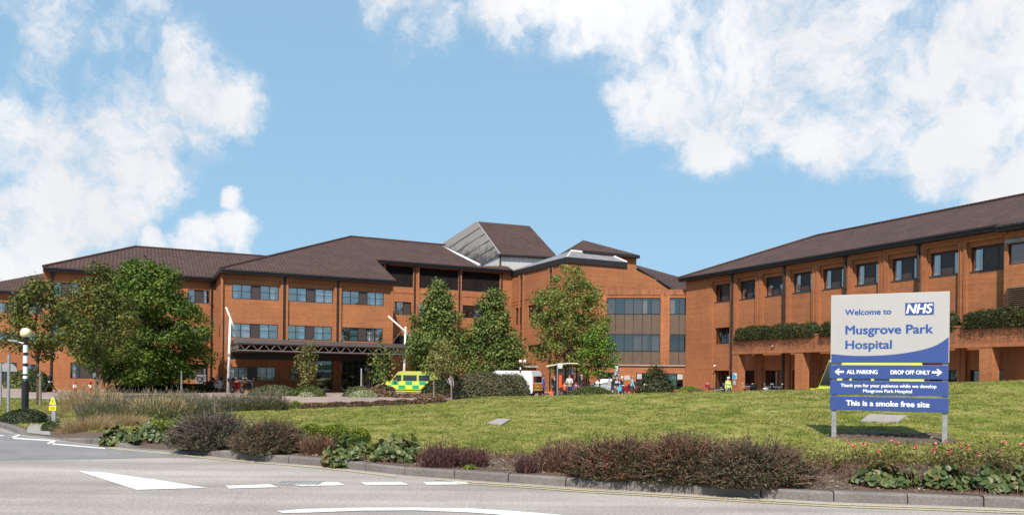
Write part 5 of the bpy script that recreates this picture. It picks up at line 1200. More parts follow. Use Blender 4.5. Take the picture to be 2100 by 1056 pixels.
clump('cotoneaster', 'grey green cotoneaster with a spiky top at the right end of its row', 1560, 1003, 240, 84, 'spiky', ['leaf_coton', 'stem_red'], 988, group=BG)
clump('cotoneaster', 'low grey green cotoneaster filling between the tallest and the spiky topped one', 1490, 998, 130, 62, 'spiky', ['leaf_coton', 'stem_red'], 420, group=BG)
clump('hebe', 'low yellow green hebe mound nearest the purple cotoneaster', 634, 912, 78, 40, 'mound', ['leaf_yellow', 'core'], 2200, group=BG)
clump('hebe', 'widest rounded yellow green hebe mound behind the round leaved bergenia', 684, 912, 84, 40, 'mound', ['leaf_yellow', 'core'], 2400, group=BG)
clump('hebe', 'small round green hebe mound at the right of the mounds', 735, 908, 50, 30, 'mound', ['leaf_yellow', 'core'], 1500, group=BG)
clump('heather', 'dark red heather in front of the yellow green mounds', 648, 932, 62, 38, 'heather', ['stem_red', 'leaf_heath'], 900, group=BG)
clump('bergenia', 'glossy round leaved bergenia along the kerb in front of the hebe mounds', 705, 946, 110, 46, 'bergenia', ['leaf_berg', 'stem_red'], 390, group=BG)
clump('bergenia', 'large glossy round leaved bergenia beside the brown heathers', 810, 948, 140, 56, 'bergenia', ['leaf_berg', 'stem_red'], 572, group=BG)
clump('heather', 'brown withered heather right of the bergenia', 905, 958, 90, 44, 'dry', ['stem_dead', 'stem_dead'], 1000, group=BG)
clump('heather', 'brown withered heather at the narrow middle of the bed', 965, 958, 70, 38, 'dry', ['stem_dead', 'stem_dead'], 800, group=BG)
clump('heather', 'small lone withered heather in bare soil', 1080, 970, 40, 38, 'dry', ['stem_dead', 'stem_dead'], 400, group=BG)
clump('heather', 'taller red brown heather left of the red tinged cotoneaster', 1150, 968, 84, 64, 'heather', ['stem_red', 'stem_red'], 700, group=BG)
clump('seedling', 'tiny bright green seedling plant in the bare soil', 963, 962, 26, 8, 'mound', ['leaf_yellow', 'core'], 250, group=BG)
for px, py, wd_, hp, lab, red in ((1690, 968, 110, 52, 'straggly rose with orange leaves beside the spiky cotoneaster', 0), (1800, 955, 120, 46, 'straggly rose with pink blooms below the left post of the sign', 1), (1900, 962, 120, 52, 'pink flowered rose in front of the right post of the sign', 1), (1990, 968, 110, 56, 'rose with deep pink flowers right of the sign', 1), (2080, 975, 90, 66, 'tall leafy rose at the right edge of the bed', 1), (1240, 935, 120, 46, 'straggly golden rose behind the red tinged cotoneaster', 0), (1500, 945, 120, 60, 'straggly orange rose showing over the cotoneasters', 0), (1380, 930, 120, 60, 'straggly orange leaved rose behind the tallest cotoneaster', 0)):
    clump('rose_bush', lab, px, py, wd_, hp, 'rose', (['leaf_sap', 'stem_red', 'petal_pink'] if red else ['leaf_sap', 'stem_red']), 460, group='straggly roses along the bed')
clump('bergenia', 'green bergenia spreading toward the kerb below the sign', 1830, 1000, 150, 44, 'bergenia', ['leaf_berg', 'stem_red'], 390, group=BG)
clump('bergenia', 'dark green bergenia between the rose with pink flowers and the kerb', 1955, 1005, 110, 56, 'bergenia', ['leaf_berg', 'stem_red'], 364, group=BG)
clump('bergenia', 'leafy bergenia cut by the right edge of the picture', 2070, 1012, 120, 60, 'bergenia', ['leaf_berg', 'stem_red'], 416, group=BG)
clump('bergenia', 'glossy bergenia beside the dropped kerb at left', 235, 908, 90, 34, 'bergenia', ['leaf_berg', 'stem_red'], 442, group=BG)
clump('bergenia', 'bergenia with upturned pale leaves under the yellow shrub', 300, 908, 100, 44, 'bergenia', ['leaf_berg', 'stem_red'], 520, group=BG)
clump('euonymus', 'yellow green bush left of the purple cotoneaster', 338, 905, 70, 52, 'rose', ['leaf_yellow', 'stem_purple'], 1500, group=BG, size=1.3)
clump('seedling', 'small green bush at the foot of the yellow warning post', 100, 884, 44, 20, 'mound', ['leaf_shrub', 'core'], 700, group=BG)
LG = 'lavenders and grasses in the left bed'
clump('tan_grass', 'tuft of tan grass right of the yellow warning post', 165, 885, 110, 56, 'grass', ['grass_tan'], 1500, group=LG)
clump('tan_grass', 'tan grass tuft behind the glossy bergenia', 248, 872, 100, 48, 'grass', ['grass_tan'], 1100, group=LG)
clump('tan_grass', 'faded tan grass at the foot of the thin maple', 86, 858, 80, 34, 'grass', ['grass_tan'], 700, group=LG)
clump('tan_grass', 'tall dry seed heads beneath the bushy maple', 170, 842, 130, 54, 'dry', ['grass_tan', 'grass_tan'], 1100, group=LG)
clump('lavender', 'green lavender behind the tan grass tuft', 205, 862, 120, 52, 'lavender', ['lav_green', 'lav_purple'], 1500, group=LG)
clump('lavender', 'lavender with dry spikes behind the yellow green bush', 310, 862, 130, 58, 'lavender', ['lav_green', 'grass_tan'], 1500, group=LG)
clump('lavender', 'green lavender in the middle of the left bed', 262, 840, 130, 42, 'lavender', ['lav_green', 'lav_purple'], 1400, group=LG)
clump('lavender', 'grey purple lavender behind the purple cotoneaster', 375, 853, 120, 48, 'lavender', ['lav_green', 'lav_purple'], 1500, group=LG)
clump('lavender', 'grey lavender at the left end of the lavender hedge', 350, 833, 120, 36, 'lavender', ['lav_green', 'lav_purple'], 1300, group=LG)
clump('lavender', 'long dark lavender hedge mound reaching to the paving', 460, 844, 130, 38, 'lavender', ['lav_green', 'lav_purple'], 2200, group=LG, dfac=.5, size=1.2)
clump('lavender', 'right end of the dark lavender hedge beside the purple heath row', 540, 841, 96, 36, 'lavender', ['lav_green', 'lav_purple'], 1800, group=LG, dfac=.5, size=1.2)
clump('dark_groundcover', 'dark low groundcover round the foot of the beacon', 36, 868, 100, 28, 'mound', ['leaf_dark', 'core'], 1500, group=LG, size=1.4)
clump('pale_groundcover', 'pale small leaved plant between beacon and warning post', 86, 866, 60, 16, 'mound', ['leaf_pale', 'core'], 800, group=LG)
clump('seedling', 'bright green small plant at the left end of the purple heath row', 602, 838, 36, 16, 'mound', ['leaf_yellow', 'core'], 500, group=LG, size=1.4)
HG = 'low heath plants in front of the paved drive'
hx = [(640, 837, 60), (688, 835, 60), (735, 834, 58), (780, 832, 56), (822, 830, 52), (862, 828, 50), (896, 826, 36)]
for i, (px, py, w_) in enumerate(hx):
    clump('heath', 'one of the low reddish heath plants in the row along the paved drive', px, py, w_ + 4, 11, 'mound', ['leaf_heath', 'twig'], 900, group=HG, size=1.6, dfac=.4)
FG = 'beds in front of the entrance'
hedge_dome('lavender_mound', 'long grey green lavender mound left of the entrance doors', 560, 812, 105, 21, 'lav_green', 1.0, .13, group=FG, depth=56, dfac=.3)
hedge_dome('lavender_mound', 'grey green flowering mound just left of the entrance doors', 632, 812, 66, 22, 'leaf_shrub', .9, .12, group=FG, depth=55.5, dfac=.4)
hedge_dome('pale_shrub', 'pale variegated plant left of the entrance doors', 628, 812, 34, 10, 'leaf_pale', 1.4, .10, group=FG, depth=54.4, dfac=.5)
hedge_dome('lavender_mound', 'grey green mound just right of the entrance doors', 735, 813, 62, 20, 'lav_green', 1.0, .12, group=FG, depth=56, dfac=.4)
hedge_dome('pale_shrub', 'pale variegated plants right of the entrance doors', 745, 814, 56, 14, 'leaf_pale', 1.4, .11, group=FG, depth=54.5, dfac=.4)
hedge_dome('rose_mound', 'brownish flowering shrubs at the nose of the yellow ambulance', 782, 814, 56, 24, 'leaf_heath', .9, .12, group=FG, depth=56, dfac=.4)
hedge_dome('heath_strip', 'brown low heath strip in front of the yellow ambulance', 868, 816, 120, 9, 'leaf_heath', .7, .12, group=FG, depth=54.5, dfac=.1, prof=4)

# ------------------------------------------------------------------ lawn grass
def grass():
    n = 230000; q = rng.uniform(-420, 2560, n); u = rng.uniform(0, 1, n)
    yk = np.interp(q, KQ, KY) + np.interp(q, BQ, BW) * .92; yf = np.minimum(np.interp(q, FQ, FY), 46.0)
    y = yk * (yf / yk) ** u; x = (q - 1050) / F_PX * y
    dsg = np.hypot((x - mc[0]) / 1.25, (y - mc[1]) / .45); keep = dsg > 1; x, y = x[keep], y[keep]; n = len(x)
    patch = np.sin(x * .9 + 1.3 * np.sin(y * .7)) * np.sin(y * 1.1 + 1.7 * np.sin(x * .5)); h = (.028 + .012 * patch) * (.7 + y / 28) * rng.uniform(.5, 1.4, n)
    P_ = np.stack([x, y, ground_z(x, y) - .005], 1); D = unit(np.stack([rng.normal(0, .5, n), rng.normal(0, .5, n), np.ones(n)], 1))
    side = unit(np.cross(D, rng.standard_normal((n, 3)))) * (.0035 + .00055 * y)[:, None]
    V = np.stack([P_ - side, P_ + side, P_ + D * h[:, None]], 1).reshape(-1, 3)
    tag(obj('grass', mesh_np('grass', V, None, None, np.arange(n * 3).reshape(n, 3)), 'grass_blade'), kind='stuff', label='mown grass of the sloping lawn, green with straw patches')
    # coarser tufts
    n = 3200; q = rng.uniform(300, 2300, n); yk = np.interp(q, KQ, KY) + np.interp(q, BQ, BW); y = yk + (34 - yk) * rng.uniform(0, 1, n) ** 1.3; x = (q - 1050) / F_PX * y
    k = 14; x = np.repeat(x, k) + rng.normal(0, .06, n * k); y = np.repeat(y, k) + rng.normal(0, .06, n * k)
    P_ = np.stack([x, y, ground_z(x, y) - .005], 1); D = unit(np.stack([rng.normal(0, .5, n * k), rng.normal(0, .5, n * k), np.ones(n * k)], 1))
    V, Q, _ = blades(P_, D, rng.uniform(.03, .085, n * k), .008 + .0004 * y, .2, 2)
    tag(obj('grass_tufts', mesh_np('grass_tufts', V, Q), 'grass_tuft'), kind='stuff', label='longer tufts scattered through the lawn')
    # bark chips and small stones lying on the soil
    n = 9000; q = rng.uniform(350, 2300, n); a = rng.uniform(0, 1, n); y = np.interp(q, KQ, KY) + .16 + a * (np.interp(q, BQ, BW) - .1); x = (q - 1050) / F_PX * y
    m = 900; x = np.concatenate([x, mc[0] + rng.normal(0, .5, m)]); y = np.concatenate([y, mc[1] + rng.normal(0, .16, m)]); z = ground_z(x, y) + .012; z[n:] += .03
    V, Q = leaves(np.stack([x, y, z], 1), rng.uniform(.015, .05, len(x)), .6, 1.2)
    tag(obj('bark_chips', mesh_np('bark_chips', V, Q), 'chip'), kind='stuff', label='loose bark chips and pebbles on the soil of the bed')
M['chip'] = leaf('bark_chip', [(0, (.06, .035, .025)), (.5, (.17, .105, .075)), (.85, (.28, .20, .15)), (1, (.50, .44, .38))], 0, .9)
def weeds():
    # low weeds and seedlings filling the bed between the planted clumps
    n = 26000; q = np.where(rng.uniform(0, 1, n) < .62, rng.uniform(1560, 2350, n), rng.uniform(560, 1700, n)); a = rng.uniform(0, 1, n)
    a = np.where(q < 1500, .55 + .55 * a, .12 + .98 * a)
    y = np.interp(q, KQ, KY) + .2 + a * np.interp(q, BQ, BW); x = (q - 1050) / F_PX * y
    lump = np.sin(x * 5.1 + 2 * np.sin(y * 3)) * np.sin(y * 6.3 + 2 * np.sin(x * 2.1)); k = lump > .02 + .5 * (1 - a); x, y, lump = x[k], y[k], lump[k]
    hgt = np.where(x > 3.3, .30, .16) * np.clip(lump + .35, .1, 1) * rng.uniform(.1, 1, len(x)) ** 1.2
    P_ = np.stack([x, y, ground_z(x, y) + hgt], 1); V, Q = leaves(P_, rng.uniform(.018, .055, len(x)), .5, .4); w = NP(); w.add(V, Q, 0)
    i = rng.permutation(len(x))[:5000]; b = P_[i].copy(); b[:, 2] -= hgt[i]; D = unit(np.stack([rng.normal(0, .3, len(i)), rng.normal(0, .3, len(i)), np.ones(len(i))], 1)); V, Q, _ = blades(b, D, hgt[i] * 1.15 + .02, .009, .1, 2); w.add(V, Q, 1)
    tag(obj('weeds', w.mesh('weeds'), ['leaf_weed', 'stem_red']), kind='stuff', label='low weeds and seedlings between the plants of the roadside bed')
M['leaf_weed'] = leaf('weed_leaves', [(0, (.035, .040, .012)), (.45, (.085, .088, .026)), (.75, (.17, .125, .045)), (1, (.30, .17, .07))], .2, .7, 2)
weeds()
M['grass_tuft'] = leaf('green_grass_tufts', [(0, (.055, .085, .012)), (.5, (.115, .150, .026)), (1, (.21, .23, .055))], .35, .7, 2)
grass()

# ------------------------------------------------------------------ vehicles (local axes: x forward, z up)
def side_quad(mb, w, k, x0, x1, z0, z1, m=0, e=.006, sgn=(1, -1), sl0=0.0, sl1=0.0):
    for s in sgn:
        y = lambda z: s * (w - k * z + e); p = [(x0, y(z0), z0), (x1, y(z0), z0), (x1 - sl1, y(z1), z1), (x0 + sl0, y(z1), z1)]
        mb.q(p if s < 0 else p[::-1], m)
def wheels(t, xs, w, r):
    for x in xs:
        for s in (-1, 1):
            mb = MB(); mb.disc((x, s * (w - .10), r), (0, 1, 0), r, .2, 20); wl = obj('wheel', mb, 'rubber', t, local=True)
            mb = MB(); mb.disc((x, s * (w + .005), r), (0, 1, 0), r * .62, .02, 14)
            for k in range(5): a = k * 1.257; mb.tube((x, s * (w + .018), r), (x + math.cos(a) * r * .58, s * (w + .018), r + math.sin(a) * r * .58), .03, .02, 5)
            obj('rim', mb, 'steel', wl, local=True)
def van(label, cat, loc, yaw, L, Wd, H, paint, livery=None, rear=None, wins=True, roofbar=None):
    t = thing('ambulance', label, cat, loc, 'ambulances on the forecourt', rad(yaw)); w, k = Wd / 2, .07
    h = L / 2
    ys = lambda z: w - k * z
    pr = [(-h, .42), (-h, 1.0), (-h + .06, H * .8), (-h + .14, H - .08), (-h + .3, H), (h - 1.75, H), (h - 1.45, H - .06), (h - .88, 1.16), (h - .25, 1.0), (h - .04, .78), (h, .45), (h - .06, .27), (-h + .04, .27)]
    mb = MB()
    for s in (1, -1): p = [(x, s * ys(z), z) for x, z in pr]; mb.q(p if s > 0 else p[::-1])
    for i in range(len(pr)): (x0, z0), (x1, z1) = pr[i], pr[(i + 1) % len(pr)]; mb.q([(x0, -ys(z0), z0), (x0, ys(z0), z0), (x1, ys(z1), z1), (x1, -ys(z1), z1)])
    obj('body', mb, paint, t, local=True, bevel=.05)
    g = MB(); a, b = pr[6], pr[7]; f = lambda u: (a[0] + (b[0] - a[0]) * u, a[1] + (b[1] - a[1]) * u)
    n = (.02, .02); q0, q1 = f(.08), f(.93); g.q([(q1[0] + n[0], -ys(q1[1]) + .1, q1[1] + n[1]), (q1[0] + n[0], ys(q1[1]) - .1, q1[1] + n[1]), (q0[0] + n[0], ys(q0[1]) - .1, q0[1] + n[1]), (q0[0] + n[0], -ys(q0[1]) + .1, q0[1] + n[1])]); obj('windscreen', g, 'vglass', t, local=True)
    zt = min(H - .32, 1.72)
    g = MB(); side_quad(g, w, k, h - 1.72, h - 1.02, 1.14, zt, sl1=(zt - 1.14) * .62, e=.009)
    if wins: side_quad(g, w, k, h - 2.95, h - 1.86, 1.14, zt, e=.009); side_quad(g, w, k, h - 4.0, h - 3.12, 1.14, zt, e=.009)
    obj('side_window', g, 'vglass', t, local=True)
    if livery:
        mb = MB(); n_ = 8; cw = (L - .5) / n_
        for r_, (z0, z1) in enumerate(((.50, .80), (.80, 1.10))):
            for i in range(n_): side_quad(mb, w, k, -h + .1 + i * cw, -h + .1 + (i + 1) * cw, z0, z1, (i + r_) % 2, .006)
        obj('livery_checks', mb, livery, t, local=True)
    mb = MB(); side_quad(mb, w, k, -h + .12, h - .12, .38, .44, 0, .012); obj('rub_strip', mb, 'black', t, local=True)
    g = MB(); g.q([(-h - .012 + .02, s * .9 * ys(1.2) if 0 else v * ys(1.2) * .82, z) for v, z in ((1, 1.12), (-1, 1.12), (-1, 1.62), (1, 1.62))]); obj('rear_window', g, 'vglass', t, local=True)
    if rear:
        mb = MB(); nb = 9
        for s in (1, -1):
            for i in range(nb):
                y0, y1 = s * w * .88 * i / nb, s * w * .88 * (i + 1) / nb; z0, z1 = .5, 1.06; st = .28
                mb.q([(-h - .008, y0, z0), (-h - .008, y1, z0), (-h - .008, y1 - s * st * .0, z1), (-h - .008, y0, z1)][::s], i % 2) if 0 else None
                za, zb = .5 + 0 * st, 1.06
                # diagonal chevron bands
            for i in range(-3, 8):
                lo = .5 + i * .16; c = [(y_, z_) for y_, z_ in ((.02, lo), (w * .86, lo - .45), (w * .86, lo - .33), (.02, lo + .12))]; c = [(y_, min(max(z_, .5), 1.08)) for y_, z_ in c]
                if max(z_ for _, z_ in c) - min(z_ for _, z_ in c) > .02: mb.q([(-h - .016, s * y_, z_) for y_, z_ in c], i % 2)
        obj('chevron_panel', mb, rear, t, local=True)
    mb = MB()
    for s in (1, -1): mb.box(-h - .03, -h + .01, s * (w - .16) - .05, s * (w - .16) + .05, .75, 1.1)
    obj('tail_light', mb, 'tail', t, local=True)
    for s in (1, -1):
        mb = MB(); mb.box(h - .2, h - .02, s * (w - .3) - .14, s * (w - .3) + .14, .74, .92); obj('headlight', mb, 'vglass', t, local=True)
        mb = MB(); mb.box(h - 1.25, h - 1.12, s * (w + .09) - .09, s * (w + .09) + .09, 1.12, 1.36); obj('wing_mirror', mb, 'black', t, local=True)
    mb = MB(); mb.box(-h - .07, -h + .1, -w + .05, w - .05, .28, .48); mb.box(h - .12, h + .05, -w + .05, w - .05, .25, .46); obj('bumper', mb, 'black', t, local=True, bevel=.03)
    if roofbar: mb = MB(); mb.box(h - 1.95, h - 1.65, -.6, .6, H, H + .1); obj('light_bar', mb, roofbar, t, local=True, bevel=.02)
    wheels(t, (h - .95, -h + 1.0), w - .02, .34); return t
X, Y = xy(842, 63)
van('bright yellow ambulance with green checks facing left behind the entrance beds', 'ambulance', (X, Y, 0), 187, 4.9, 1.9, 1.93, 'amb_lime', ['amb_yellow', 'amb_green'], ['yellow', 'red'])
X, Y = xy(1046, 62)
van('white ambulance with striped rear doors half hidden behind the clipped dome hedge', 'ambulance', (X, Y, 0), 152, 5.0, 1.95, 2.05, 'vanwhite', None, ['yellow', 'red'], False)
X, Y = xy(922, 70)
van('ambulance parked behind the dark round shrub, only its orange striped rear showing', 'ambulance', (X, Y, 0), 95, 4.9, 1.9, 1.98, 'amb_lime', None, ['yellow', 'orange'])
X, Y = 19.6, 43.0
van('tall yellow ambulance with green checks seen through the gaps of the welcome sign', 'ambulance', (X, Y, 0), 184, 6.0, 2.05, 2.78, 'amb_yellow', ['amb_yellow', 'amb_green'], ['yellow', 'red'], True, 'cream')
def car(label, loc, yaw, paint):
    t = thing('parked_car', label, 'car', loc, 'cars parked on the forecourt', rad(yaw)); w, h = .87, 2.0
    pr = [(-h + .02, .35), (-h - .02, .62), (-h + .08, .92), (-h + .5, .96), (h - 1.15, .93), (h - .25, .74), (h, .55), (h - .03, .25), (-h + .08, .25)]
    ys = lambda z: w - .06 * z
    mb = MB()
    for s in (1, -1): p = [(x, s * ys(z), z) for x, z in pr]; mb.q(p if s > 0 else p[::-1])
    for i in range(len(pr)): (x0, z0), (x1, z1) = pr[i], pr[(i + 1) % len(pr)]; mb.q([(x0, -ys(z0), z0), (x0, ys(z0), z0), (x1, ys(z1), z1), (x1, -ys(z1), z1)])
    # roof shell and pillars
    rf = [(-h + .62, 1.40), (h - 2.2, 1.45), (h - 1.95, 1.41)]
    mb.hexa([(-h + .62, -.58, 1.36), (h - 1.98, -.58, 1.37), (h - 1.98, .58, 1.37), (-h + .62, .58, 1.36), (-h + .66, -.55, 1.42), (h - 2.15, -.55, 1.45), (h - 2.15, .55, 1.45), (-h + .66, .55, 1.42)])
    for s in (1, -1):
        for (xa, xb, r) in ((-h + .12, -h + .64, .06), (h - 1.1, h - 2.0, .035), (-.35, -.42, .035)): mb.tube((xa, s * (ys(.93) - .03), .93), (xb, s * .585, 1.38), r, r, 5)
    obj('body', mb, paint, t, local=True, bevel=.04)
    g = MB(); g.hexa([(-h + .16, -.79, .93), (h - 1.12, -.79, .92), (h - 1.12, .79, .92), (-h + .16, .79, .93), (-h + .63, -.57, 1.37), (h - 1.99, -.57, 1.38), (h - 1.99, .57, 1.38), (-h + .63, .57, 1.37)]); obj('windows', g, 'vglass', t, local=True)
    for s in (1, -1):
        mb = MB(); mb.box(-h - .03, -h + .15, s * .68 - .1, s * .68 + .1, .62, .86); obj('tail_light', mb, 'tail', t, local=True)
        mb = MB(); mb.box(h - .3, h - .05, s * .62 - .15, s * .62 + .15, .56, .70); obj('headlight', mb, 'vglass', t, local=True)
        mb = MB(); mb.box(h - 1.35, h - 1.22, s * .93 - .09, s * .93 + .07, .92, 1.06); obj('wing_mirror', mb, paint, t, local=True)
    mb = MB(); mb.box(-h - .035, -h, -.26, .26, .42, .53); obj('number_plate', mb, 'cream', t, local=True)
    wheels(t, (h - .78, -h + .72), w - .03, .30); return t
X, Y = xy(1318, 63); car('dark red hatchback parked behind the group of walking people', (X, Y, 0), 140, 'carred')
X, Y = xy(1232, 67); car('silver car mostly hidden behind the low spreading shrub', (X, Y, 0), 172, 'silver')
def motorbike(label, px, depth, yaw, paint, box=True):
    x, y = xy(px, depth); t = thing('motorbike', label, 'motorbike', (x, y, float(ground_z(x, y))), 'motorbikes parked by the walls', rad(yaw))
    for nm, xw in (('front', .68), ('rear', -.62)):
        mb = MB(); n = 20
        for i in range(n): a0, a1 = 6.283 * i / n, 6.283 * (i + 1) / n; mb.tube((xw + .27 * math.cos(a0), 0, .31 + .27 * math.sin(a0)), (xw + .27 * math.cos(a1), 0, .31 + .27 * math.sin(a1)), .06, .06, 6, cap=False)
        wl = obj('wheel', mb, 'rubber', t, local=True); mb = MB()
        for i in range(6): a = i * 1.047; mb.tube((xw, 0, .31), (xw + .25 * math.cos(a), 0, .31 + .25 * math.sin(a)), .012, .012, 4)
        mb.disc((xw, 0, .31), (0, 1, 0), .06, .12, 10); obj('spokes', mb, 'steel', wl, local=True)
    mb = MB(); mb.hexa([(-.35, -.15, .3), (.3, -.15, .3), (.3, .15, .3), (-.35, .15, .3), (-.4, -.1, .72), (.42, -.13, .82), (.42, .13, .82), (-.4, .1, .72)]); mb.ball((.18, 0, .86), .17, 10, sq=(1.5, .8, .7)); obj('body', mb, paint, t, local=True, bevel=.03)
    mb = MB(); mb.hexa([(-.75, -.1, .74), (.02, -.14, .76), (.02, .14, .76), (-.75, .1, .74), (-.78, -.1, .88), (0, -.13, .83), (0, .13, .83), (-.78, .1, .88)]); obj('seat', mb, 'rubber', t, local=True, bevel=.03)
    mb = MB(); mb.tube((.68, .08, .31), (.42, .1, .98), .03); mb.tube((.68, -.08, .31), (.42, -.1, .98), .03); mb.tube((.38, -.36, 1.02), (.38, .36, 1.02), .02); obj('fork', mb, 'steel', t, local=True)
    mb = MB(); mb.q([(.52, -.2, .95), (.52, .2, .95), (.34, .16, 1.25), (.34, -.16, 1.25)]); mb.ball((.6, 0, .92), .1, 8); obj('screen', mb, 'vglass', t, local=True)
    for s in (1, -1): mb = MB(); mb.tube((.38, s * .28, 1.02), (.36, s * .34, 1.2), .01); mb.ball((.36, s * .36, 1.23), .075, 8, sq=(.35, 1, .7)); obj('mirror', mb, 'plate', t, local=True)
    if box: mb = MB(); mb.box(-1.02, -.66, -.2, .2, .9, 1.22); obj('top_box', mb, 'black' if paint != 'black' else 'carred', t, local=True, bevel=.04)
    return t
motorbike('black motorbike with a red top box left of the first arcade pier', 1474, 58.5, -8, 'black')
motorbike('dark red scooter parked just right of the first arcade pier', 1531, 57, 62, 'carred', False)
motorbike('black motorbike with a top box before the blue curtained ground floor window', 1566, 56.5, 20, 'silver')
motorbike('pale screened motorbike at the right end of the arcade row', 1590, 56, 48, 'black', False)
motorbike('dark motorbike by the corner between air conditioner and entrance block', 430, 66, 70, 'black', False)
motorbike('second dark motorbike close to the left mast of the canopy', 447, 65, 60, 'silver', False)
motorbike('dark red motorbike with a top box under the left end of the canopy', 486, 63, 75, 'carred')
motorbike('dark motorbike in the shade below the canopy windows', 507, 63, 72, 'black', False)

# ------------------------------------------------------------------ people
def person(label, px, depth, yaw, H=1.72, top=(.03, .03, .04), legs=(.03, .03, .04), hair=(.06, .04, .025), stride=0.0, arms='down', hem=.86, skirt=None, cap=None, seat=False, band=None, lean=0.0, sleeves=True, hood=False):
    x, y = xy(px, depth); t = thing('person', label, 'person', (x, y, float(ground_z(x, y))), 'people outside the hospital', rad(yaw)); k = H / 1.72
    V, E, R_, T = [], [], [], []
    def v(p, r, tag_, par=None):
        V.append(tuple(c * k for c in p)); R_.append(r * k); T.append(tag_)
        if par is not None: E.append((par, len(V) - 1))
        return len(V) - 1
    dz = -.46 if seat else 0
    pel = v((0, 0, .95 + dz), .135, 'l'); wai = v((lean * .15, 0, 1.12 + dz), .125, 't', pel); che = v((lean * .35, 0, 1.32 + dz), .145, 't', wai)
    nck = v((lean * .5, 0, 1.475 + dz), .062, 's', che); hb = v((lean * .5 + .02, 0, 1.56 + dz), .078, 's', nck); hm = v((lean * .5 + .02, 0, 1.63 + dz), .092, 's', hb); v((lean * .5 + .01, 0, 1.695 + dz), .066, 's', hm)
    v((lean * .5 + .118, 0, 1.615 + dz), .016, 's', hm)
    fingers = []
    for s in (1, -1):
        sh = v((lean * .42, s * .185, 1.41 + dz), .062, 't', che); sw_ = s * stride * .9
        if arms == 'crossed': el, wr, pm = (.06, s * .25, 1.14), (.22, s * .06, 1.13), (.235, -s * .05, 1.15)
        elif arms == 'fwd': el, wr, pm = (.02, s * .23, 1.14), (.22, s * .17, 1.06), (.30, s * .15, 1.07)
        elif arms == 'phone' and s > 0: el, wr, pm = (.08, s * .22, 1.16), (.24, s * .12, 1.34), (.25, s * .09, 1.42)
        else: el, wr, pm = (-sw_ * .25, s * .235, 1.13), (-sw_ * .42 + .06, s * .245, .885), (-sw_ * .46 + .075, s * .245, .80)
        el, wr, pm = [(a + lean * .3, b, c + dz) for a, b, c in (el, wr, pm)]
        e_ = v(el, .047, 't' if sleeves else 's', sh); w_ = v(wr, .033, 't' if sleeves else 's', e_); v(pm, .032, 's', w_); fingers.append((np.array(wr), np.array(pm), s))
        if seat: hip, kn, an, toe = (0, s * .1, .90 + dz), (.42, s * .12, .50), (.42, s * .11, .09), (.58, s * .12, .045)
        else:
            a = s * stride; hip = (0, s * .09, .88); kn = (math.sin(a) * .42 + .03, s * .10, .48 + .02 * abs(a)); an = (math.sin(a) * .78 - (.12 if a < 0 else 0), s * .10, .09 + (.05 if a < 0 else 0)); toe = (an[0] + .17, s * .115, .04 + (.0 if a >= 0 else .0))
        h_ = v(hip, .092, 'l', pel); kn_ = v(kn, .063, 'l' if skirt is None else 's', h_); an_ = v(an, .043, 'l' if skirt is None else 's', kn_); v(toe, .040, 'b', an_)
    me = bpy.data.meshes.new('body'); me.from_pydata(V, E, []); o = bpy.data.objects.new('body', me); COL.objects.link(o)
    o.modifiers.new('skin', 'SKIN'); o.modifiers.new('smooth', 'SUBSURF').levels = 1
    for i, sv in enumerate(me.skin_vertices[0].data): sv.radius = (R_[i], R_[i]); sv.use_root = i == 0
    bpy.context.view_layer.update()
    bm_ = bpy.data.meshes.new_from_object(o.evaluated_get(bpy.context.evaluated_depsgraph_get())); bpy.data.objects.remove(o); bpy.data.meshes.remove(me)
    Va = np.array(V); seg = [(Va[a], Va[b], T[b]) for a, b in E]; mi = []
    idx = {'s': 0, 't': 1, 'l': 2, 'b': 3}
    for p in bm_.polygons:
        c = np.array(p.center); best = None
        for a, b, tg_ in seg:
            d = b - a; u = min(max(float((c - a) @ d / (d @ d + 1e-9)), 0), 1); ds = np.linalg.norm(c - a - d * u)
            if best is None or ds < best[0]: best = (ds, tg_)
        tg_ = best[1]
        if tg_ == 'l' and c[2] > (hem + dz) * k and not seat: tg_ = 't'
        mi.append(idx[tg_])
    # five fingers on each hand, rooted in the palm
    fb = MB()
    for wr, pm, s in fingers:
        d = unit(pm - wr); sd = unit(np.cross(d, np.array([1.0, .2, .1]))); nrm = np.cross(sd, d)
        for i, ln in enumerate((.062, .072, .068, .052)):
            b = pm + d * .012 + sd * (i - 1.5) * .017; m_ = b + d * ln * .55 + nrm * .006; e = m_ + d * ln * .45 + nrm * .018
            fb.tube(b * k, m_ * k, .0085 * k, .008 * k, 5); fb.tube(m_ * k, e * k, .008 * k, .006 * k, 5)
        b = pm - d * .02 + sd * -.03; m_ = b + d * .03 - sd * .02 + nrm * .01; fb.tube(b * k, m_ * k, .010 * k, .009 * k, 5); fb.tube(m_ * k, (m_ + d * .03) * k, .009 * k, .007 * k, 5)
    nv = len(bm_.vertices); V2 = [tuple(q.co) for q in bm_.vertices] + fb.V; F2 = [tuple(p.vertices) for p in bm_.polygons] + [tuple(i + nv for i in f) for f in fb.Fc]
    bpy.data.meshes.remove(bm_); me = bpy.data.meshes.new('body'); me.from_pydata(V2, [], F2); me.polygons.foreach_set('material_index', mi + [0] * len(fb.Fc))
    cn_ = lambda c: cloth('cloth_%02d_%02d_%02d' % tuple(int(v_ * 99) for v_ in c), c)
    M['shoe'] = M.get('shoe') or simple('shoe_leather', (.025, .02, .018), .5)
    ob = obj('body', me, ['skin', cn_(top), cn_(legs), 'shoe'], t, local=True, smooth=True)
    hx, hz = (lean * .5 + .02) * k, (1.63 + dz) * k
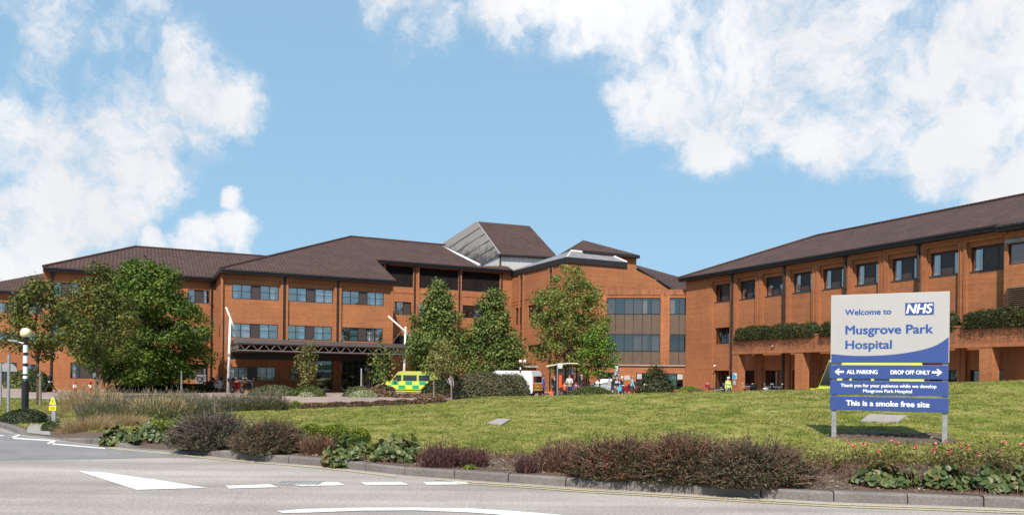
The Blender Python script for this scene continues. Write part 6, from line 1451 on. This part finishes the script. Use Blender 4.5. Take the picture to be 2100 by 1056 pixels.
    mb = MB(); mb.ball((hx - .012 * k, 0, hz + .022 * k), .106 * k, 12, sq=(1.05, .95, 1.02), zmin=-.12); mb.ball((hx - .04 * k, 0, hz - .03 * k), .088 * k, 10, sq=(.8, 1, 1)); obj('hair', mb, cn_(cap or hair), t, local=True, smooth=True)
    if cap: mb = MB(); mb.disc((hx + .10 * k, 0, hz + .04 * k), (.2, 0, 1), .075 * k, .012, 12); obj('cap_peak', mb, cn_(cap), t, local=True)
    mb = MB()
    for s in (1, -1): mb.ball((hx + .088 * k, s * .034 * k, hz + .012 * k), .010 * k, 6, 0); mb.ball((hx + .005 * k, s * .094 * k, hz - .008 * k), .024 * k, 6, 1, (.6, .4, 1.2))
    mb.box(hx + .084 * k, hx + .094 * k, -.022 * k, .022 * k, hz - .052 * k, hz - .045 * k, 2); obj('face_features', mb, [cn_((.02, .015, .012)), 'skin', cn_((.35, .12, .10))], t, local=True)
    if skirt is not None or hem < .8:
        c = skirt or top; z0 = (.56 if skirt else hem) * k; z1 = (.98 if skirt else 1.1) * k; mb = MB(); n = 14
        for i in range(n):
            a0, a1 = 6.283 * i / n, 6.283 * (i + 1) / n; r0, r1 = .235 * k, .165 * k
            mb.q([(r0 * math.cos(a0), r0 * math.sin(a0), z0), (r0 * math.cos(a1), r0 * math.sin(a1), z0), (r1 * math.cos(a1), r1 * math.sin(a1), z1), (r1 * math.cos(a0), r1 * math.sin(a0), z1)])
        obj('skirt' if skirt else 'coat_skirt', mb, cn_(c), t, local=True, smooth=True)
    if band:
        for z, cc in band: mb = MB(); mb.tube((lean * .2, 0, z * k), (lean * .2, 0, (z + .07) * k), .185 * k, .185 * k, 14, cap=False); obj('clothing_band', mb, cn_(cc), t, local=True)
    if hood: mb = MB(); mb.ball((hx - .05 * k, 0, hz - .02 * k), .125 * k, 10, sq=(1, 1, 1.1), zmin=-.9); obj('hood', mb, cn_(top), t, local=True, smooth=True)
    return t
K_ = (.012, .012, .015)
person('person in dark hoodie and trousers with a white hem walking left by the brick wall', 104, 58, 180, 1.62, K_, (.03, .02, .025), stride=.42, hood=True, band=[(.88, (.7, .7, .7))])
person('person in black standing in the shade beside the chestnut tree', 223, 60, 200, 1.65, K_, K_, stride=.1)
person('person in a long blue jacket standing beside the white ambulance doors', 1114, 62, 10, 1.72, (.035, .06, .28), K_, hem=.68, stride=.12)
person('person in a black coat over a pale shirt waiting left of the bus stop pole', 1136.5, 61, -60, 1.74, K_, K_, hem=.70, stride=.08)
person('person in a pale grey cardigan with crossed arms standing in front of the shelter', 1168, 59.5, -100, 1.74, (.50, .48, .48), (.03, .03, .06), (.10, .06, .035), arms='crossed', stride=.05)
person('grey haired person in a dark coat standing inside the bus shelter', 1193, 61.5, -80, 1.78, (.03, .018, .022), K_, (.5, .47, .44), hem=.68)
person('person in orange seated at the left end of the shelter bench', 1158, 62.3, -90, 1.65, (.42, .10, .05), K_, (.05, .03, .02), seat=True)
person('person in purple seated beside the red poster in the shelter', 1181, 62.3, -90, 1.62, (.12, .06, .14), K_, (.06, .04, .03), seat=True)
person('dark haired person in pink seated at the right end of the shelter', 1209, 62.3, -90, 1.62, (.55, .30, .28), K_, (.03, .015, .012), seat=True)
person('person in a black jacket carrying a grey rucksack at the left of the walking group', 1256, 59.5, -10, 1.74, K_, (.05, .03, .05), (.16, .10, .06), stride=.3, lean=.1)
person('person in a dark cap, dark jacket and pale blue shirt with beige trousers', 1264.5, 59.8, -60, 1.78, (.05, .03, .05), (.36, .31, .23), cap=(.015, .013, .015), stride=.2, band=[(1.12, (.5, .6, .75)), (1.2, (.5, .6, .75))])
person('white haired person in a black top and white sleeves carrying a blue bag', 1275.5, 59.2, -40, 1.66, K_, K_, (.72, .66, .56), stride=.2, band=[(1.0, (.65, .66, .68))])
person('person in a turquoise jacket and dark skirt walking right', 1295.5, 59.3, -15, 1.70, (.16, .46, .52), K_, (.28, .17, .08), stride=.42, skirt=(.03, .025, .035), lean=.12)
person('child in a white cap pushing along in front of the red car', 1322, 60, -20, 1.10, (.10, .05, .06), K_, cap=(.8, .8, .8), stride=.2)
person('white haired person in a white shirt standing behind the red car', 1337, 67, -70, 1.76, (.75, .74, .72), (.05, .05, .08), (.62, .60, .58))
person('person in a white hard hat and yellow green safety vest by the first arcade pier', 1493.5, 57, -70, 1.70, (.42, .60, .10), (.10, .12, .12), cap=(.82, .82, .80), band=[(.98, (.75, .78, .70)), (1.22, (.75, .78, .70))], sleeves=True)
person('person in a mauve top behind the dark shrub and timber stakes', 924, 62, -90, 1.66, (.26, .22, .30), K_, (.03, .02, .02))
def bag(label, px, depth, mat, w, h, z=0.0, name='shopping_bag'):
    x, y = xy(px, depth); t = thing(name, label, 'bag', (x, y, float(ground_z(x, y)) + z)); mb = MB()
    mb.hexa([(-w / 2, -.09, 0), (w / 2, -.09, 0), (w / 2, .09, 0), (-w / 2, .09, 0), (-w * .38, -.05, h), (w * .38, -.05, h), (w * .38, .05, h), (-w * .38, .05, h)]); obj('body', mb, mat, t, local=True, bevel=.04)
    mb = MB(); n = 8
    for i in range(n): a0, a1 = math.pi * i / n, math.pi * (i + 1) / n; mb.tube((w * .25 * math.cos(a0), 0, h + .14 * math.sin(a0)), (w * .25 * math.cos(a1), 0, h + .14 * math.sin(a1)), .012, .012, 5)
    obj('handle', mb, mat, t, local=True); return t
bag('orange red shopping bag standing on the ground at the bus stop', 1130.5, 60.5, 'orange', .34, .42)
bag('magenta bag held beside the person in the long blue jacket', 1107.5, 61.8, cloth('magenta', (.45, .02, .14)), .26, .62, .08)
bag('bright blue bag carried by the white haired person in black', 1271.5, 58.9, cloth('bright_blue', (.02, .36, .62)), .26, .34, .55)
bag('grey rucksack on the back of the person in the black jacket', 1249.5, 59.5, 'plate', .30, .46, .98, 'rucksack')

# ------------------------------------------------------------------ bus stop and street furniture
sx, sy = xy(1171, 62.5); bs = thing('bus_shelter', 'open bus shelter with a curved cream roof and black posts', 'bus shelter', (sx, sy, 0))
mb = MB(); n = 14; x0, x1 = -1.85, 1.45
def arcp(i, dy, dz=0.0):
    t_ = i / n; x_ = x0 + (x1 - x0) * t_; return (x_ + dy * .22, dy, 2.30 + .42 * math.sin(math.pi * (.12 + .60 * t_)) + dz)
for i in range(n):
    a, b, c, d = arcp(i, -1.0), arcp(i + 1, -1.0), arcp(i + 1, 1.1, .03), arcp(i, 1.1, .03); e_ = np.array([0, 0, -.07])
    mb.q([a, b, c, d]); mb.q([np.array(p) + e_ for p in (d, c, b, a)]); mb.q([np.array(a) + e_, np.array(b) + e_, b, a]); mb.q([d, c, np.array(c) + e_, np.array(d) + e_])
a, d = arcp(0, -1.0), arcp(0, 1.1, .03); mb.q([a, d, np.array(d) + e_, np.array(a) + e_]); a, d = arcp(n, -1.0), arcp(n, 1.1, .03); mb.q([a, d, np.array(d) + e_, np.array(a) + e_])
obj('roof', mb, 'cream', bs, local=True)
for x_, y_ in ((-1.25, -.6), (-1.25, .8), (1.35, -.6), (1.35, .8), (-.4, .8), (.5, .8), (.9, -.1)): mb = MB(); mb.tube((x_, y_, 0), (x_, y_, 2.5), .06, .06, 8); obj('post', mb, 'black', bs, local=True)
mb = MB(); mb.tube((-1.3, -.6, 2.42), (1.4, -.6, 2.42), .045); mb.tube((-1.3, .8, 2.45), (1.4, .8, 2.45), .045); mb.tube((.2, .8, 2.05), (1.35, .8, 2.05), .03); mb.tube((.2, .8, 1.3), (1.35, .8, 1.3), .03)
for s in (1, -1): mb.tube((.6 + s * .25, .0, 2.55), (.75, 0, 2.15), .03)
obj('frame', mb, 'black', bs, local=True)
mb = MB(); mb.box(-1.2, 1.3, .81, .83, .3, 2.3); obj('pane', mb, 'glass_dim', bs, local=True)
mb = MB(); mb.box(-1.1, 1.3, .35, .65, .42, .47); obj('bench', mb, 'timber', bs, local=True)
mb = MB(); mb.box(-1.02, -.80, -.62, -.5, .75, 1.72); obj('red_panel', mb, 'orange', bs, local=True); mb = MB(); mb.box(-.05, .30, .76, .80, 1.05, 1.78); obj('poster', mb, 'red', bs, local=True)
mb = MB(); mb.box(.45, .95, .76, .80, 1.45, 1.62); obj('green_sign', mb, 'amb_green', bs, local=True)
def pole(name, label, cat, px, depth, h, r, mat='steel', group=None, arm=None):
    x, y = xy(px, depth); g = float(ground_z(x, y)); t = thing(name, label, cat, (x, y, g), group); mb = MB(); mb.tube((0, 0, -.1), (0, 0, h), r, r, 10); obj('post', mb, mat, t, local=True, smooth=False); return t
t = pole('bus_stop', 'grey bus stop pole with a white flag sign in front of the shelter', 'bus stop', 1143, 58.5, 2.66, .045, group='bus stop poles')
mb = MB(); mb.box(.05, .36, -.02, .02, 2.25, 2.62); fl_ = obj('flag_sign', mb, 'white', t, local=True); mb = MB(); mb.box(.07, .34, -.026, -.021, 2.30, 2.36); mb.box(.14, .28, -.026, -.021, 2.44, 2.53); obj('symbol', mb, 'plate', fl_, local=True)
t = pole('bus_stop', 'grey bus stop pole with stacked white timetable panels above the walking group', 'bus stop', 1268.5, 61, 2.72, .05, group='bus stop poles')
for z0, z1 in ((2.25, 2.65), (1.75, 2.2), (1.2, 1.68)): mb = MB(); mb.box(-.34, -.06, -.02, .02, z0, z1); p_ = obj('timetable_panel', mb, 'white', t, local=True); mb = MB(); mb.box(-.31, -.09, -.026, -.021, z1 - .14, z1 - .06); obj('heading', mb, 'plate', p_, local=True)
def beacon(label, px, depth, h, bands, globe_r, arm=False):
    x, y = xy(px, depth); g = float(ground_z(x, y)); t = thing('belisha_beacon', label, 'crossing beacon', (x, y, g), 'globe topped beacons')
    mb = MB(); mb.tube((0, 0, -.1), (0, 0, h * .43), .105 * globe_r / .16, .105 * globe_r / .16, 14); mb.tube((0, 0, h * .43), (0, 0, h * .45), .105 * globe_r / .16, .065 * globe_r / .16, 14); mb.tube((0, 0, h * .45), (0, 0, h - globe_r * 1.9), .065 * globe_r / .16, .06 * globe_r / .16, 14); obj('post', mb, 'black', t, local=True)
    for a, b in bands: mb = MB(); mb.tube((0, 0, h * a), (0, 0, h * b), .069 * globe_r / .16, .069 * globe_r / .16, 14); obj('white_band', mb, 'white', t, local=True)
    mb = MB(); mb.tube((0, 0, h - globe_r * 2.0), (0, 0, h - globe_r * 1.7), globe_r * .5, globe_r * .62, 14); obj('collar', mb, 'black', t, local=True)
    mb = MB(); mb.ball((0, 0, h - globe_r), globe_r, 20); obj('globe', mb, 'globe', t, local=True, smooth=True)
    if arm: mb = MB(); mb.tube((0, 0, h * .83), (-.42, -.05, h * .86), .022); mb.hexa([(-.5, -.1, h * .855), (-.2, -.1, h * .845), (-.2, .02, h * .845), (-.5, .02, h * .855), (-.5, -.1, h * .875), (-.2, -.1, h * .865), (-.2, .02, h * .865), (-.5, .02, h * .875)]); obj('floodlight_arm', mb, 'steel', t, local=True)
    return t
beacon('black and white banded crossing beacon with a yellowish globe beside the left road', 52, 24.2, 2.92, [(.455, .485), (.505, .585), (.62, .70), (.735, .815)], .158, True)
beacon('small distant crossing beacon with a globe behind the white ambulance', 1067, 58, 2.86, [(.55, .65), (.74, .80)], .13)
kx, ky = xy(1076, 74); kt = thing('flat_roofed_kiosk', 'low flat roofed brick kiosk behind the distant beacon', 'kiosk', (kx, ky, 0))
mb = MB(); mb.box(-.9, 1.1, 0, 2, 0, 2.45); obj('wall', mb, 'brick', kt, local=True); mb = MB(); mb.box(-1.1, 1.3, -.25, 2.2, 2.45, 2.62); obj('roof', mb, 'plate', kt, local=True)
mb = MB(); mb.tube((0, 0, 2.62), (0, 0, 2.85), .05); mb.ball((0, 0, 3.0), .16, 10, sq=(1, 1, 1.2)); mb.tube((0, 0, 3.15), (0, 0, 3.3), .05, .01); obj('finial_lamp', mb, 'white', kt, local=True)
pole('signpost', 'bare grey signpost left of the crossing beacon', 'post', 18, 25.6, 2.12, .045, group='grey posts')
pole('signpost', 'thin grey post at the left edge of the picture', 'post', 2, 34, 1.9, .04, group='grey posts')
pole('signpost', 'thin grey post in front of the shaded chestnut trunk', 'post', 372, 50, 1.75, .035, group='grey posts')
pole('signpost', 'pale post standing before the entrance doors', 'post', 741, 60, 2.1, .055, 'plate', 'grey posts')
g = ghit(110, 872); t = thing('warning_post', 'short grey post with a yellow triangle and a yellow plate beside the tan grass', 'sign', g); S_ = g[1] / F_PX
mb = MB(); mb.box(-.05, .06, -.02, .03, -.1, 58 * S_); obj('post', mb, 'steel', t, local=True)
mb = MB(); a_ = 7.2 * S_; zt, zb = 58 * S_, 43 * S_; mb.q([(-a_ - .02, -.028, zb), (a_ - .02, -.028, zb), (.012 - .02, -.028, zt), (-.012 - .02, -.028, zt)]); mb.q([(-a_ - .02, -.0215, zb), (a_ - .02, -.0215, zb), (.012 - .02, -.0215, zt), (-.012 - .02, -.0215, zt)][::-1]); tri = obj('warning_triangle', mb, 'yellow', t, local=True)
mb = MB(); zc = zb + (zt - zb) * .38; mb.q([(-.03, -.0295, zc + .05), (.0, -.0295, zc + .05), (-.015, -.0295, zc + .005), (.005, -.0295, zc + .005), (-.03, -.0295, zc - .06), (-.025, -.0295, zc - .005), (-.045, -.0295, zc - .005)]); obj('bolt_symbol', mb, 'black', tri, local=True)
mb = MB(); mb.box(-a_ - .02, a_ - .02, -.03, -.0205, 31 * S_, 40.5 * S_); pl_ = obj('yellow_plate', mb, 'yellow', t, local=True); mb = MB()
for i in range(3): mb.box(-a_ * .7 - .02, a_ * .7 - .02, -.034, -.031, (33 + i * 2.3) * S_, (33.8 + i * 2.3) * S_)
obj('small_print', mb, 'black', pl_, local=True)
for px, lab in ((153.6, 'red and white bollard left of the bushy maple trunk'), (185, 'red and white bollard close to the bushy maple trunk')):
    x, y = xy(px, 62); t = thing('bollard', lab, 'bollard', (x, y, 0), 'red and white bollards'); mb = MB(); mb.tube((0, 0, 0), (0, 0, .75), .16, .13, 12); mb.ball((0, 0, .75), .13, 10, zmin=0); obj('post', mb, 'red', t, local=True); mb = MB(); mb.tube((0, 0, .35), (0, 0, .58), .158, .148, 12); obj('white_band', mb, 'white', t, local=True)
x, y = xy(1428, 55.5); t = thing('grit_bin', 'low dark bin in front of the small yellowish shrub', 'bin', (x, y, 0)); mb = MB(); mb.hexa([(-.42, -.25, 0), (.42, -.25, 0), (.42, .25, 0), (-.42, .25, 0), (-.5, -.3, .62), (.5, -.3, .62), (.5, .3, .62), (-.5, .3, .62)]); obj('bin', mb, 'black', t, local=True, bevel=.03); mb = MB(); mb.hexa([(-.53, -.33, .625), (.53, -.33, .625), (.53, .33, .625), (-.53, .33, .625), (-.42, -.25, .76), (.42, -.25, .76), (.42, .25, .76), (-.42, .25, .76)]); obj('lid', mb, 'rubber', t, local=True, bevel=.03)
